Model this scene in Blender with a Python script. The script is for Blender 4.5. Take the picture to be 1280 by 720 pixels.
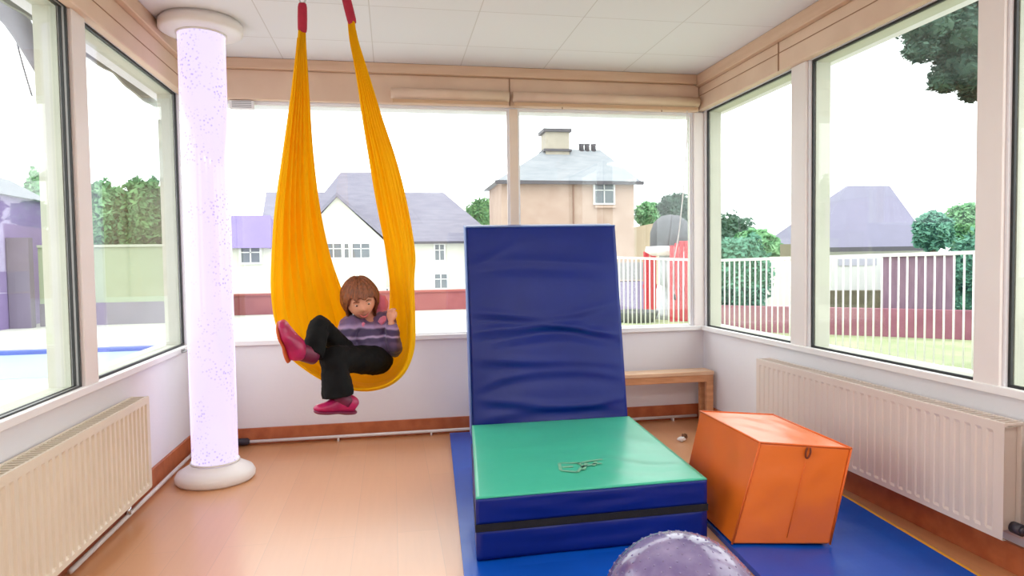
import bpy, bmesh, math, random
from mathutils import Vector, Matrix, noise
random.seed(7)
S = bpy.context.scene
for o in list(bpy.data.objects): bpy.data.objects.remove(o)
COL = S.collection
PI = math.pi

# ---------------------------------------------------------------- camera
F_PX, YAW, PITCH, ROLL, EYE = 833.0, math.radians(10.21), math.radians(-2.37), math.radians(-0.81), 1.25
def cam_axes():
    cy, sy, cp, sp = math.cos(YAW), math.sin(YAW), math.cos(PITCH), math.sin(PITCH)
    f = Vector((sy*cp, cy*cp, sp)); r = Vector((cy, -sy, 0)); u = r.cross(f)
    c, s = math.cos(ROLL), math.sin(ROLL)
    return c*r + s*u, -s*r + c*u, f
RT, UP, FW = cam_axes()
cam = bpy.data.objects.new('camera', bpy.data.cameras.new('camera')); COL.objects.link(cam)
cam.data.sensor_width = 36; cam.data.lens = F_PX/1280*36; cam.data.clip_end = 300; cam.data.clip_start = .02
m = Matrix((RT, UP, -FW)).transposed().to_4x4(); m.translation = Vector((0, 0, EYE)); cam.matrix_world = m
S.camera = cam

# ---------------------------------------------------------------- world, exposure
S.view_settings.view_transform = 'Standard'; S.view_settings.look = 'None'
S.view_settings.gamma = 1; S.view_settings.use_curve_mapping = False
S.view_settings.exposure = 0.12
WORLD_STRENGTH = 3.2
FILL_LAMP_W = 14
TUBE_STRENGTH = 1.0
w = bpy.data.worlds.new('overcast_sky'); S.world = w; w.use_nodes = True
nt = w.node_tree; bg = nt.nodes['Background']
tc = nt.nodes.new('ShaderNodeTexCoord'); sep = nt.nodes.new('ShaderNodeSeparateXYZ')
rmp = nt.nodes.new('ShaderNodeValToRGB')
rmp.color_ramp.elements[0].position = .0; rmp.color_ramp.elements[0].color = (.93, .96, .97, 1)
rmp.color_ramp.elements[1].position = .8; rmp.color_ramp.elements[1].color = (1, 1, 1, 1)
nt.links.new(tc.outputs['Generated'], sep.inputs[0]); nt.links.new(sep.outputs['Z'], rmp.inputs[0])
nt.links.new(rmp.outputs[0], bg.inputs[0]); bg.inputs[1].default_value = WORLD_STRENGTH
def area_lamp(name, loc, size, watts, color=(1, .96, .9)):
    l = bpy.data.lights.new(name, 'AREA'); l.shape = 'RECTANGLE'; l.size, l.size_y = size; l.energy = watts; l.color = color
    o = bpy.data.objects.new(name, l); o.location = loc; COL.objects.link(o); return o
for i, (x, y) in enumerate([(-.35, .6), (1.5, .6), (.5, -1.2)]):
    area_lamp('added_fill_light', (x, y, 2.60), (.55, .55), FILL_LAMP_W)  # fill lights added out of view, one under each invented panel

# ---------------------------------------------------------------- helpers
def at(px, py, Y):
    d = RT*((px-640)/F_PX) + UP*(-(py-360)/F_PX) + FW
    return Vector((0, 0, EYE)) + d*(Y/d.y)
def atz(px, py, Z):
    d = RT*((px-640)/F_PX) + UP*(-(py-360)/F_PX) + FW
    return Vector((0, 0, EYE)) + d*((Z-EYE)/d.z)
def lin(c):
    return tuple(((v/255)/12.92 if v/255 <= .04045 else ((v/255+.055)/1.055)**2.4) for v in c) + (1,)
def mat(name, rgb, rough=.5, vary=.0, scale=8, bump=0, bscale=30, metal=0, spec=.5, rgb2=None, coat=0, detail=3, sss=0, sheen=0, stretch=None):
    M = bpy.data.materials.new(name); M.use_nodes = True; n = M.node_tree.nodes; k = M.node_tree.links
    b = n['Principled BSDF']; b.inputs['Roughness'].default_value = rough; b.inputs['Metallic'].default_value = metal
    b.inputs['Specular IOR Level'].default_value = spec; b.inputs['Coat Weight'].default_value = coat
    b.inputs['Sheen Weight'].default_value = sheen
    t = n.new('ShaderNodeTexCoord'); mp = n.new('ShaderNodeMapping'); k.new(t.outputs['Object'], mp.inputs[0])
    if stretch: mp.inputs['Scale'].default_value = stretch
    c1 = lin(rgb); c2 = lin(rgb2) if rgb2 else tuple(v*(1-vary) for v in c1[:3])+(1,)
    nz = n.new('ShaderNodeTexNoise'); nz.inputs['Scale'].default_value = scale; nz.inputs['Detail'].default_value = detail
    k.new(mp.outputs[0], nz.inputs[0])
    r = n.new('ShaderNodeValToRGB'); r.color_ramp.elements[0].color = c2; r.color_ramp.elements[1].color = c1
    r.color_ramp.elements[0].position = .35; r.color_ramp.elements[1].position = .65
    k.new(nz.outputs['Fac'], r.inputs[0]); k.new(r.outputs[0], b.inputs['Base Color'])
    if bump:
        nb = n.new('ShaderNodeTexNoise'); nb.inputs['Scale'].default_value = bscale; k.new(mp.outputs[0], nb.inputs[0])
        bp = n.new('ShaderNodeBump'); bp.inputs['Strength'].default_value = bump; bp.inputs['Distance'].default_value = .01
        k.new(nb.outputs['Fac'], bp.inputs['Height']); k.new(bp.outputs[0], b.inputs['Normal'])
    return M
def link(name, bm, m=None, parent=None, smooth=False, kind=None, bevel=0):
    bmesh.ops.recalc_face_normals(bm, faces=bm.faces)
    me = bpy.data.meshes.new(name); bm.to_mesh(me); bm.free()
    if smooth:
        for p in me.polygons: p.use_smooth = True
    o = bpy.data.objects.new(name, me); COL.objects.link(o)
    if m: me.materials.append(m)
    if parent: o.parent = parent; o.matrix_parent_inverse = Matrix.Translation(-parent.location)
    if kind: o['kind'] = kind
    if bevel:
        b = o.modifiers.new('bevel', 'BEVEL'); b.width = bevel; b.segments = 3; b.limit_method = 'ANGLE'
        for p in me.polygons: p.use_smooth = True
        b.harden_normals = True
    return o
def tag(o, label, cat, group=None, kind=None):
    o['label'] = label; o['category'] = cat
    if group: o['group'] = group
    if kind: o['kind'] = kind
    return o
def thing(name, label, cat, loc=(0, 0, 0), group=None):
    o = bpy.data.objects.new(name, None); COL.objects.link(o); o.location = loc; o.empty_display_size = .1
    return tag(o, label, cat, group)
def struct(name, loc=(0, 0, 0)):
    o = bpy.data.objects.new(name, None); COL.objects.link(o); o.location = loc; o['kind'] = 'structure'; return o
def B(): return bmesh.new()
def box(bm, a, b):
    a, b = Vector(a), Vector(b); c = (a+b)/2; s = b-a
    bmesh.ops.create_cube(bm, size=1, matrix=Matrix.Translation(c) @ Matrix.Diagonal((abs(s.x), abs(s.y), abs(s.z), 1))); return bm
def hexa(bm, lo, up):
    n = len(lo); v = [bm.verts.new(p) for p in lo]; u = [bm.verts.new(p) for p in up]
    bm.faces.new(v[::-1]); bm.faces.new(u)
    for i in range(n): bm.faces.new((v[i], v[(i+1) % n], u[(i+1) % n], u[i]))
    return bm
def catmull(P, sub):
    if sub <= 1: return list(P)
    out = []
    for i in range(len(P)-1):
        p0, p1, p2, p3 = P[max(i-1, 0)], P[i], P[i+1], P[min(i+2, len(P)-1)]
        for s in range(sub):
            t = s/sub
            out.append(.5*((2*p1)+(p2-p0)*t+(2*p0-5*p1+4*p2-p3)*t*t+(3*p1-p0-3*p2+p3)*t**3))
    out.append(P[-1]); return out
def loft(bm, pts, rad, n=12, sub=4, hint=None, cap=True):
    """closed tube; rad entries float or (across, along hint)"""
    pts = [Vector(p) for p in pts]; R2 = [Vector((r, r, 0)) if not hasattr(r, '__len__') else Vector((r[0], r[1], 0)) for r in rad]
    P = catmull(pts, sub); R = catmull(R2, sub)
    rings = []; last = Vector(hint) if hint is not None else Vector((.3, .1, 1))
    for i, p in enumerate(P):
        t = (P[min(i+1, len(P)-1)]-P[max(i-1, 0)]).normalized()
        ref = Vector(hint) if hint is not None else last
        up = (ref-t*ref.dot(t))
        if up.length < .05: up = last-t*last.dot(t)
        up.normalize(); sd = t.cross(up); last = up
        rings.append([bm.verts.new(p+sd*R[i].x*math.cos(2*PI*k/n)+up*R[i].y*math.sin(2*PI*k/n)) for k in range(n)])
    for a, b in zip(rings, rings[1:]):
        for k in range(n): bm.faces.new((a[k], a[(k+1) % n], b[(k+1) % n], b[k]))
    if cap: bm.faces.new(rings[0][::-1]); bm.faces.new(rings[-1])
    return bm
def lathe(bm, c, prof, n=48):
    c = Vector(c); rings = []
    for r, z in prof:
        rings.append([bm.verts.new(c+Vector((r*math.cos(2*PI*k/n), r*math.sin(2*PI*k/n), z))) for k in range(n)] if r > 1e-5 else [bm.verts.new(c+Vector((0, 0, z)))])
    for a, b in zip(rings, rings[1:]):
        for k in range(n):
            q = [a[k % len(a)], a[(k+1) % len(a)], b[(k+1) % len(b)], b[k % len(b)]]; q2 = []
            for v in q:
                if v not in q2: q2.append(v)
            if len(q2) > 2: bm.faces.new(q2)
    return bm
def ball(bm, c, r, seg=24, axes=None, fn=None):
    c = Vector(c); r = Vector(r) if hasattr(r, '__len__') else Vector((r, r, r))
    X, Y, Z = axes if axes else (Vector((1, 0, 0)), Vector((0, 1, 0)), Vector((0, 0, 1)))
    res = bmesh.ops.create_uvsphere(bm, u_segments=seg, v_segments=max(8, seg*2//3), radius=1)
    for v in res['verts']:
        d = v.co.copy()
        if fn: d = fn(d)
        v.co = c+X*d.x*r.x+Y*d.y*r.y+Z*d.z*r.z
    return res['verts']

# ---------------------------------------------------------------- materials
XL, XR, YB, HC, ZS = -1.35, 2.38, 4.83, 2.63, .72
YR = -2.6
wall_m = mat('white_wall_paint', (236, 234, 238), .7, .03, 3, .06, 60)
mull_m = mat('cream_mullion_paint', (232, 214, 196), .5, .03, 4)
post_m = mat('window_post_paint', (238, 230, 227), .5, .03, 4)
jamb_m = mat('beige_outer_jamb', (198, 199, 184), .7, .06, 5)
gask_m = mat('black_rubber_gasket', (38, 40, 40), .5, .1, 20)
galu_m = mat('grey_gasket_strip', (150, 150, 150), .4, .05, 20)
sill_m = mat('white_gloss_sill', (242, 240, 240), .35, .03, 4)
rad_l = mat('cream_radiator_enamel', (233, 222, 203), .4, .04, 5)
rad_r = mat('warm_white_radiator_enamel', (228, 214, 204), .4, .04, 5)
grill_m = mat('radiator_grille_shadow', (150, 138, 122), .5, .1, 20)
skirt_m = mat('orange_brown_skirting', (190, 108, 66), .45, 0, 12, .05, 40, rgb2=(170, 90, 52))
pipe_m = mat('white_painted_pipe', (225, 218, 216), .35, .03, 6)
val_m = mat('tan_veneer_valance', (220, 188, 162), .55, 0, 3, 0, 1, rgb2=(212, 178, 150), stretch=(1, 1, 8))
val2_m = mat('pale_tan_blind_cassette', (226, 198, 174), .5, 0, 4, rgb2=(218, 188, 164))
dark_m = mat('dark_rubber', (52, 46, 58), .5, .1, 20)
chrome_m = mat('steel', (200, 200, 205), .25, .05, 10, metal=1)

def floor_material():
    M = bpy.data.materials.new('orange_laminate_planks'); M.use_nodes = True; n = M.node_tree.nodes; k = M.node_tree.links
    b = n['Principled BSDF']; t = n.new('ShaderNodeTexCoord'); mp = n.new('ShaderNodeMapping'); k.new(t.outputs['Object'], mp.inputs[0])
    mp.inputs['Rotation'].default_value[2] = PI/2
    br = n.new('ShaderNodeTexBrick'); br.inputs['Scale'].default_value = 1; br.inputs['Brick Width'].default_value = 1.3; br.inputs['Row Height'].default_value = .19
    br.inputs['Mortar Size'].default_value = .0012; br.offset = .37
    br.inputs['Color1'].default_value = lin((216, 156, 108)); br.inputs['Color2'].default_value = lin((210, 148, 100)); br.inputs['Mortar'].default_value = lin((192, 138, 98))
    k.new(mp.outputs[0], br.inputs[0])
    m2 = n.new('ShaderNodeMapping'); m2.inputs['Scale'].default_value = (14, .8, 1); k.new(t.outputs['Object'], m2.inputs[0])
    nz = n.new('ShaderNodeTexNoise'); nz.inputs['Scale'].default_value = 3; nz.inputs['Detail'].default_value = 6; k.new(m2.outputs[0], nz.inputs[0])
    r = n.new('ShaderNodeValToRGB'); r.color_ramp.elements[0].color = (.90, .87, .84, 1); r.color_ramp.elements[1].color = (1.0, 1, 1, 1)
    k.new(nz.outputs['Fac'], r.inputs[0])
    mx = n.new('ShaderNodeMix'); mx.data_type = 'RGBA'; mx.blend_type = 'MULTIPLY'; mx.inputs[0].default_value = 1
    k.new(br.outputs['Color'], mx.inputs[6]); k.new(r.outputs[0], mx.inputs[7]); k.new(mx.outputs[2], b.inputs['Base Color'])
    b.inputs['Roughness'].default_value = .30; b.inputs['Specular IOR Level'].default_value = 1.0; b.inputs['Coat Weight'].default_value = .5; b.inputs['Coat Roughness'].default_value = .28
    return M
def ceiling_material():
    M = bpy.data.materials.new('suspended_ceiling_tiles'); M.use_nodes = True; n = M.node_tree.nodes; k = M.node_tree.links
    b = n['Principled BSDF']; t = n.new('ShaderNodeTexCoord'); mp = n.new('ShaderNodeMapping'); k.new(t.outputs['Object'], mp.inputs[0])
    mp.inputs['Location'].default_value = (.09, -.12, 0)
    br = n.new('ShaderNodeTexBrick'); br.offset = 0; br.inputs['Scale'].default_value = 1; br.inputs['Brick Width'].default_value = .6; br.inputs['Row Height'].default_value = .6
    br.inputs['Mortar Size'].default_value = .004; br.inputs['Mortar Smooth'].default_value = .6
    br.inputs['Color1'].default_value = lin((231, 229, 233)); br.inputs['Color2'].default_value = lin((227, 225, 229)); br.inputs['Mortar'].default_value = lin((205, 200, 200))
    k.new(mp.outputs[0], br.inputs[0]); k.new(br.outputs['Color'], b.inputs['Base Color']); b.inputs['Roughness'].default_value = .8
    return M
def glass_material():
    M = bpy.data.materials.new('window_glass'); M.use_nodes = True; n = M.node_tree.nodes; k = M.node_tree.links
    n.remove(n['Principled BSDF']); out = n['Material Output']
    tr = n.new('ShaderNodeBsdfTransparent'); tr.inputs[0].default_value = (.955, .975, .965, 1)
    gl = n.new('ShaderNodeBsdfGlossy'); gl.inputs['Roughness'].default_value = .02
    lw = n.new('ShaderNodeLayerWeight'); lw.inputs[0].default_value = .5
    pw = n.new('ShaderNodeMath'); pw.operation = 'POWER'; pw.inputs[1].default_value = 5; k.new(lw.outputs['Facing'], pw.inputs[0])
    ma = n.new('ShaderNodeMath'); ma.operation = 'MULTIPLY_ADD'; ma.inputs[1].default_value = .8; ma.inputs[2].default_value = .05; k.new(pw.outputs[0], ma.inputs[0])
    mx = n.new('ShaderNodeMixShader'); k.new(ma.outputs[0], mx.inputs[0]); k.new(tr.outputs[0], mx.inputs[1]); k.new(gl.outputs[0], mx.inputs[2])
    k.new(mx.outputs[0], out.inputs[0]); return M
floor_m, ceil_m, glass_m = floor_material(), ceiling_material(), glass_material()

# ---------------------------------------------------------------- room shell
TH = .2
link('floor', box(B(), (XL-TH, YR, -.12), (XR+TH, YB+TH, 0)), floor_m, kind='structure')
link('ceiling', box(B(), (XL-TH, YR, HC), (XR+TH, YB+TH, HC+.12)), ceil_m, kind='structure')
IN = .05   # thickness of the inner leaf that carries the posts
def side_wall(name, X, sg, posts):
    bm = B()
    box(bm, (X, YR, 0), (X+sg*TH, YB+TH, ZS))
    box(bm, (X, YR, 2.37), (X+sg*TH, YB+TH, HC))
    box(bm, (X, YR, ZS), (X+sg*TH, .9, 2.37))
    for a, b in posts: box(bm, (X, a, ZS), (X+sg*.05, b, 2.37))
    link(name, bm, wall_m, kind='structure')
side_wall('wall_left', XL, -1, [(3.19, 3.34), (4.72, YB)])
side_wall('wall_right', XR, 1, [(2.235, 2.375), (3.495, 3.665), (4.79, YB)])
bm = B(); box(bm, (XL, YB, 0), (XR, YB+TH, ZS)); box(bm, (XL, YB, 2.35), (XR, YB+TH, HC))
box(bm, (.862, YB, ZS), (.932, YB+.05, 2.35)); box(bm, (XL, YB, ZS), (-1.27, YB+TH, 2.35)); box(bm, (2.29, YB, ZS), (XR, YB+.05, 2.35))
link('wall_back', bm, wall_m, kind='structure')
link('wall_rear', box(B(), (XL-TH, YR-.1, 0), (XR+TH, YR, HC)), wall_m, kind='structure')

def ring(bm, axis, plane, d0, d1, a0, a1, z0, z1, wdt):
    """rectangular frame in the plane, between depths d0 and d1 measured from plane (signed)"""
    def bx(a, b, zz0, zz1):
        if axis == 'x': box(bm, (plane+d0, a, zz0), (plane+d1, b, zz1))
        else: box(bm, (a, plane+d0, zz0), (b, plane+d1, zz1))
    bx(a0, a0+wdt, z0, z1); bx(a1-wdt, a1, z0, z1); bx(a0+wdt, a1-wdt, z0, z0+wdt); bx(a0+wdt, a1-wdt, z1-wdt, z1)
def window(n, axis, plane, sg, a0, a1, z0, z1, dbl=False, sill=True):
    w_ = struct('window_%d' % n, (plane, (a0+a1)/2, z0) if axis == 'x' else ((a0+a1)/2, plane, z0))
    bm = B(); ring(bm, axis, plane, sg*.014, sg*.025, a0-.006, a1+.006, z0-.006, z1+.006, .018); link('gasket', bm, gask_m if axis == 'x' else sill_m, w_)
    if dbl:
        bm = B(); ring(bm, axis, plane, sg*-.004, sg*.004, a0, a1, z0, z1, .010); link('inner_bead', bm, gask_m, w_)
        bm = B(); ring(bm, axis, plane, sg*.004, sg*.0135, a0, a1, z0, z1, .010); link('sash_strip', bm, galu_m, w_)
    bm = B()
    if axis == 'x': ring(bm, axis, plane, sg*.034, sg*.125, a0-.03, a1+.03, z0-.035, z1+.03, .04)
    else: ring(bm, axis, plane, sg*.034, sg*.07, a0-.03, a1+.03, z0-.03, z1+.03, .034)
    link('outer_jamb', bm, jamb_m, w_)
    bm = B()
    if axis == 'x': box(bm, (plane+sg*.026, a0-.01, z0-.01), (plane+sg*.032, a1+.01, z1+.01))
    else: box(bm, (a0-.01, plane+sg*.026, z0-.01), (a1+.01, plane+sg*.032, z1+.01))
    link('glass_pane', bm, glass_m, w_)
    return w_
window(1, 'x', XL, -1, .9, 3.19, ZS, 2.37, dbl=True)
window(2, 'x', XL, -1, 3.34, 4.72, ZS, 2.37)
window(3, 'y', YB, 1, -1.27, .862, ZS, 2.35)
window(4, 'y', YB, 1, .932, 2.29, ZS, 2.35)
window(5, 'x', XR, 1, 3.665, 4.79, ZS, 2.37)
window(6, 'x', XR, 1, 2.375, 3.495, ZS, 2.37)
window(7, 'x', XR, 1, .9, 2.235, ZS, 2.37)
# painted timber posts and ledges (trim)
def trim(n, bm, m, bev=.004): link('trim_%d' % n, bm, m, kind='structure', bevel=bev)
trim(1, box(B(), (XL-.0, 3.20, ZS), (XL+.018, 3.33, 2.37)), post_m)
trim(2, box(B(), (XR-.018, 3.51, ZS), (XR, 3.65, 2.37)), post_m)
trim(3, box(B(), (XR-.018, 2.245, ZS), (XR, 2.365, 2.37)), post_m)
trim(4, box(B(), (.866, YB-.015, ZS), (.928, YB, 2.35)), mull_m)
trim(5, box(B(), (XL, .9, ZS-.03), (XL+.03, YB, ZS+.004)), sill_m)
trim(6, box(B(), (XR-.03, .9, ZS-.03), (XR, YB-.03, ZS+.004)), sill_m)
trim(7, box(B(), (XL+.03, YB-.03, ZS-.03), (XR, YB, ZS+.004)), sill_m)
bm = B(); box(bm, (2.30, YB-.02, ZS), (XR, YB, 2.36)); trim(8, bm, post_m)
# skirtings
link('baseboard_back', box(B(), (XL, YB-.018, 0), (XR, YB, .115)), skirt_m, kind='structure', bevel=.003)
link('baseboard_left', box(B(), (XL, YR, 0), (XL+.018, YB-.018, .115)), skirt_m, kind='structure', bevel=.003)
link('baseboard_right', box(B(), (XR-.018, YR, 0), (XR, YB-.018, .115)), skirt_m, kind='structure', bevel=.003)
# valances / blind boxes
def blind_box(name, label, beam, cass, seams, m1, m2, horiz):
    t = thing(name, label, 'blind', beam[0])
    link('beam', box(B(), *beam), m1, t, bevel=.006)
    link('cassette', box(B(), *cass), m2, t, bevel=.008)
    for s in seams: link('joint_strip', box(B(), *s), gask_seam, t)
    return t
gask_seam = mat('brown_joint', (160, 118, 88), .6, .1, 20)
blind_box('blind_valance', 'long pinkish tan blind box above the left side windows', ((XL, .5, 2.545), (XL+.085, YB, 2.629)), ((XL, .5, 2.36), (XL+.05, YB, 2.545)), [((XL+.05, .5, 2.445), (XL+.053, YB-.05, 2.449))], val_m, val2_m, 0)
blind_box('blind_valance', 'long tan blind box above the right side windows, seam near its far end', ((XR-.085, .5, 2.545), (XR, YB, 2.629)), ((XR-.05, .5, 2.37), (XR, YB, 2.545)),
          [((XR-.0535, 3.725, 2.372), (XR-.05, 3.735, 2.543)), ((XR-.053, .5, 2.475), (XR-.05, YB-.05, 2.479))], val_m, val2_m, 0)
blind_box('blind_valance', 'wide tan blind box above the windows behind the swing', ((XL+.087, YB-.085, 2.56), (XR-.087, YB, 2.629)), ((XL+.055, YB-.05, 2.36), (XR-.055, YB, 2.56)),
          [((.86, YB-.056, 2.362), (.866, YB-.05, 2.556)), ((1.25, YB-.056, 2.35), (1.256, YB-.05, 2.42)), ((2.02, YB-.056, 2.35), (2.026, YB-.05, 2.42))], val_m, val2_m, 1)
# roller tubes under the back box
def roller(x0, x1, label, cord=False):
    t = thing('roller_blind', label, 'blind', ((x0+x1)/2, YB-.075, 2.36))
    bm = B(); loft(bm, [(x0, YB-.09, 2.42), (x1, YB-.09, 2.42)], [.036, .036], 20, 1); link('rolled_fabric', bm, val2_m, t, smooth=True)
    link('bottom_rail', box(B(), (x0+.01, YB-.105, 2.355), (x1-.01, YB-.088, 2.378)), mat('rail_tan', (205, 168, 134), .5), t, bevel=.003)
    if cord:
        bm = B(); loft(bm, [(2.222, 4.765, 2.36), (2.216, 4.775, 2.0), (2.158, 4.775, 1.46), (2.118, 4.78, 1.24), (2.112, 4.785, 1.12), (2.122, 4.785, .97)], [.0045]*6, 8, 5); pc = link('pull_cord', bm, sill_m, t, smooth=True)
        bm = B(); loft(bm, [(2.122, 4.785, .98), (2.124, 4.785, .965), (2.126, 4.785, .94), (2.126, 4.785, .93)], [.004, .008, .010, .006], 10, 2); link('cord_knob', bm, galu_m, pc, smooth=True)
roller(.02, .85, 'rolled up tan blind over the back window, left of the narrow mullion')
roller(.88, 2.30, 'rolled up tan blind over the back window in front of the brick house', True)
# added ceiling panels, out of view, to brighten the room
for i, (x, y) in enumerate([(-.35, .6), (1.5, .6), (.5, -1.2)]):
    t = thing('added_fill_panel', ('added fill light panel, out of view, nearest the left windows', 'added fill light panel, out of view, nearest the right windows', 'added fill light panel, out of view, farthest from the swing')[i], 'light', (x, y, 2.62), 'added fill light panels')
    bm = B()
    for a, b in (((-.3, -.3), (.3, -.28)), ((-.3, .28), (.3, .3)), ((-.3, -.28), (-.28, .28)), ((.28, -.28), (.3, .28))):
        box(bm, (x+a[0], y+a[1], 2.608), (x+b[0], y+b[1], 2.63))
    link('frame', bm, sill_m, t)
    me_ = bpy.data.materials.new('fill_diffuser'); me_.use_nodes = True; p = me_.node_tree.nodes['Principled BSDF']
    p.inputs['Emission Color'].default_value = (1, .97, .93, 1); p.inputs['Emission Strength'].default_value = 2.5
    link('diffuser', box(B(), (x-.28, y-.28, 2.622), (x+.28, y+.28, 2.63)), me_, t)

# ---------------------------------------------------------------- radiators
def radiator(label, X, sg, y0, y1, z0, z1, m, fins=False, pitch=.05, depth=.085, rib=.009):
    """front face at X, body goes towards sg (the wall)"""
    t = thing('radiator', label, 'radiator', (X+sg*.05, (y0+y1)/2, z0-.02))
    bm = B(); n = int((y1-y0-.06)/pitch); pr = []
    y = y0+.03; st = (y1-y0-.06)/n
    pr.append((X, y0)); pr.append((X, y0+.03))
    for i in range(n):
        a = y0+.03+i*st
        pr += [(X, a+st*.30), (X+sg*rib, a+st*.42), (X+sg*rib, a+st*.83), (X, a+st*.95)]
    pr.append((X, y1))
    zz = [z0, z0+.022, z0+.034, z1-.034, z1-.022, z1]
    rows = []
    for j, z in enumerate(zz):
        rows.append([bm.verts.new((X if j in (0, 1, 4, 5) else p[0], p[1], z)) for p in pr])
    for a, b in zip(rows, rows[1:]):
        for i in range(len(pr)-1): bm.faces.new((a[i], a[i+1], b[i+1], b[i]))
    # return edges into the body
    e0 = [bm.verts.new((X+sg*.018, p[1], z0)) for p in pr]; e1 = [bm.verts.new((X+sg*.018, p[1], z1)) for p in pr]
    for i in range(len(pr)-1): bm.faces.new((rows[0][i], e0[i], e0[i+1], rows[0][i+1])); bm.faces.new((rows[-1][i+1], e1[i+1], e1[i], rows[-1][i]))
    link('front_panel', bm, m, t)
    link('back_panel', box(B(), (X+sg*(depth-.018), y0, z0), (X+sg*depth, y1, z1)), m, t, bevel=.004)
    bm = B()
    for a, b in ((.0, .012), (depth-.012, depth)): box(bm, (X+sg*a, y0, z1), (X+sg*b, y1, z1+.012))
    k = int((y1-y0)/.03)
    for i in range(k+1):
        yy = y0+i*(y1-y0-.008)/k; box(bm, (X+sg*.012, yy, z1+.002), (X+sg*(depth-.012), yy+.008, z1+.010))
    link('top_grille', bm, m, t)
    bm = B(); k = int((y1-y0-.04)/.04)
    for i in range(k): box(bm, (X+sg*.02, y0+.02+i*.04, z0+.03), (X+sg*(depth-.02), y0+.028+i*.04, z1-.01))
    link('convector_fins', bm, m, t)
    if fins is False:
        link('side_cap', box(B(), (X+sg*.0, y1, z0+.004), (X+sg*depth, y1+.008, z1+.008)), m, t, bevel=.002)
    # bracket to the wall
    wallx = XL if sg < 0 else XR
    for yy in (y0+.25, y1-.25): link('bracket', box(B(), (X+sg*depth, yy, z0+.1), (wallx-sg*.002, yy+.04, z1-.1)), m, t)
    return t
RZ0, RZ1 = .10, .565
r1 = radiator('cream ribbed radiator under the left windows beside the bubble column', XL+.10, -1, 1.3, 3.70, RZ0, RZ1, rad_l)
bm = B(); loft(bm, [(XL+.055, 3.5, RZ0), (XL+.055, 3.5, .035)], [.009, .009], 10, 1); link('inlet_pipe', bm, pipe_m, r1, smooth=True)
bm = B(); loft(bm, [(XL+.055, 3.5, .07), (XL+.055, 3.5, .035)], [.016, .014], 10, 1); link('valve', bm, chrome_m, r1, smooth=True)
r2 = radiator('long warm white ribbed radiator under the right windows behind the orange block', XR-.13, 1, 2.11, 3.84, .165, .60, rad_r, fins=True, depth=.095, rib=.0045)
bm = B(); loft(bm, [(XR-.085, 2.07, .215), (XR-.085, 2.11, .215)], [.022, .022], 14, 1); loft(bm, [(XR-.085, 2.06, .215), (XR-.085, 2.07, .215)], [.012, .02], 14, 1); link('valve', bm, dark_m, r2, smooth=True)
r3 = radiator('second warm white radiator cut off by the right edge of the photo', XR-.095, 1, 1.15, 2.035, .165, .60, rad_r, pitch=.04, depth=.07)
# heating pipes along the floor
hp = thing('heating_pipe', 'thin white heating pipe running along the foot of the back wall', 'pipe', (.5, YB-.04, 0))
bm = B(); loft(bm, [(-1.02, YB-.045, .03), (2.30, YB-.045, .03)], [.011, .011], 12, 1); link('tube', bm, pipe_m, hp, smooth=True)
[link('clip', box(B(), (x, YB-.055, 0), (x+.012, YB-.018, .024)), pipe_m, hp) for x in (-.4, .25, 1.3, 2.1)]
bm = B(); loft(bm, [(-1.09, YB-.045, .032), (-1.07, YB-.045, .032), (-1.0, YB-.045, .032), (-.985, YB-.045, .031)], [.012, .024, .024, .013], 14, 1); link('dark_coupling', bm, dark_m, hp, smooth=True)
hp2 = thing('heating_pipe', 'thin white heating pipe along the left wall from the radiator to the bubble column', 'pipe', (XL+.06, 3.9, 0))
bm = B(); loft(bm, [(XL+.055, 2.9, .028), (XL+.055, YB-.07, .028)], [.011, .011], 12, 1); link('tube', bm, pipe_m, hp2, smooth=True)
# small catch on the left ledge and white box under the back blind
t = thing('window_catch', 'small grey metal catch on the left window ledge beside the bubble column', 'catch', (XL+.03, 4.53, ZS-.02))
bm = B(); box(bm, (XL+.03, 4.50, ZS-.028), (XL+.036, 4.56, ZS-.004)); link('plate', bm, galu_m, t, bevel=.001)
bm = B(); loft(bm, [(XL+.036, 4.53, ZS-.016), (XL+.055, 4.53, ZS-.014), (XL+.062, 4.48, ZS-.012), (XL+.06, 4.42, ZS-.012)], [.007, .007, .007, .005], 8, 3); link('lever', bm, galu_m, t, smooth=True)
t = thing('vent_box', 'small white trickle vent under the back blind box beside the column', 'vent', (-.97, YB-.02, 2.30))
link('housing', box(B(), (-1.05, YB-.035, 2.298), (-.895, YB-.0, 2.356)), sill_m, t, bevel=.004)
bm = B(); [box(bm, (-1.035, YB-.037, 2.308+i*.012), (-.91, YB-.034, 2.313+i*.012)) for i in range(4)]; link('slats', bm, galu_m, t)
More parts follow.
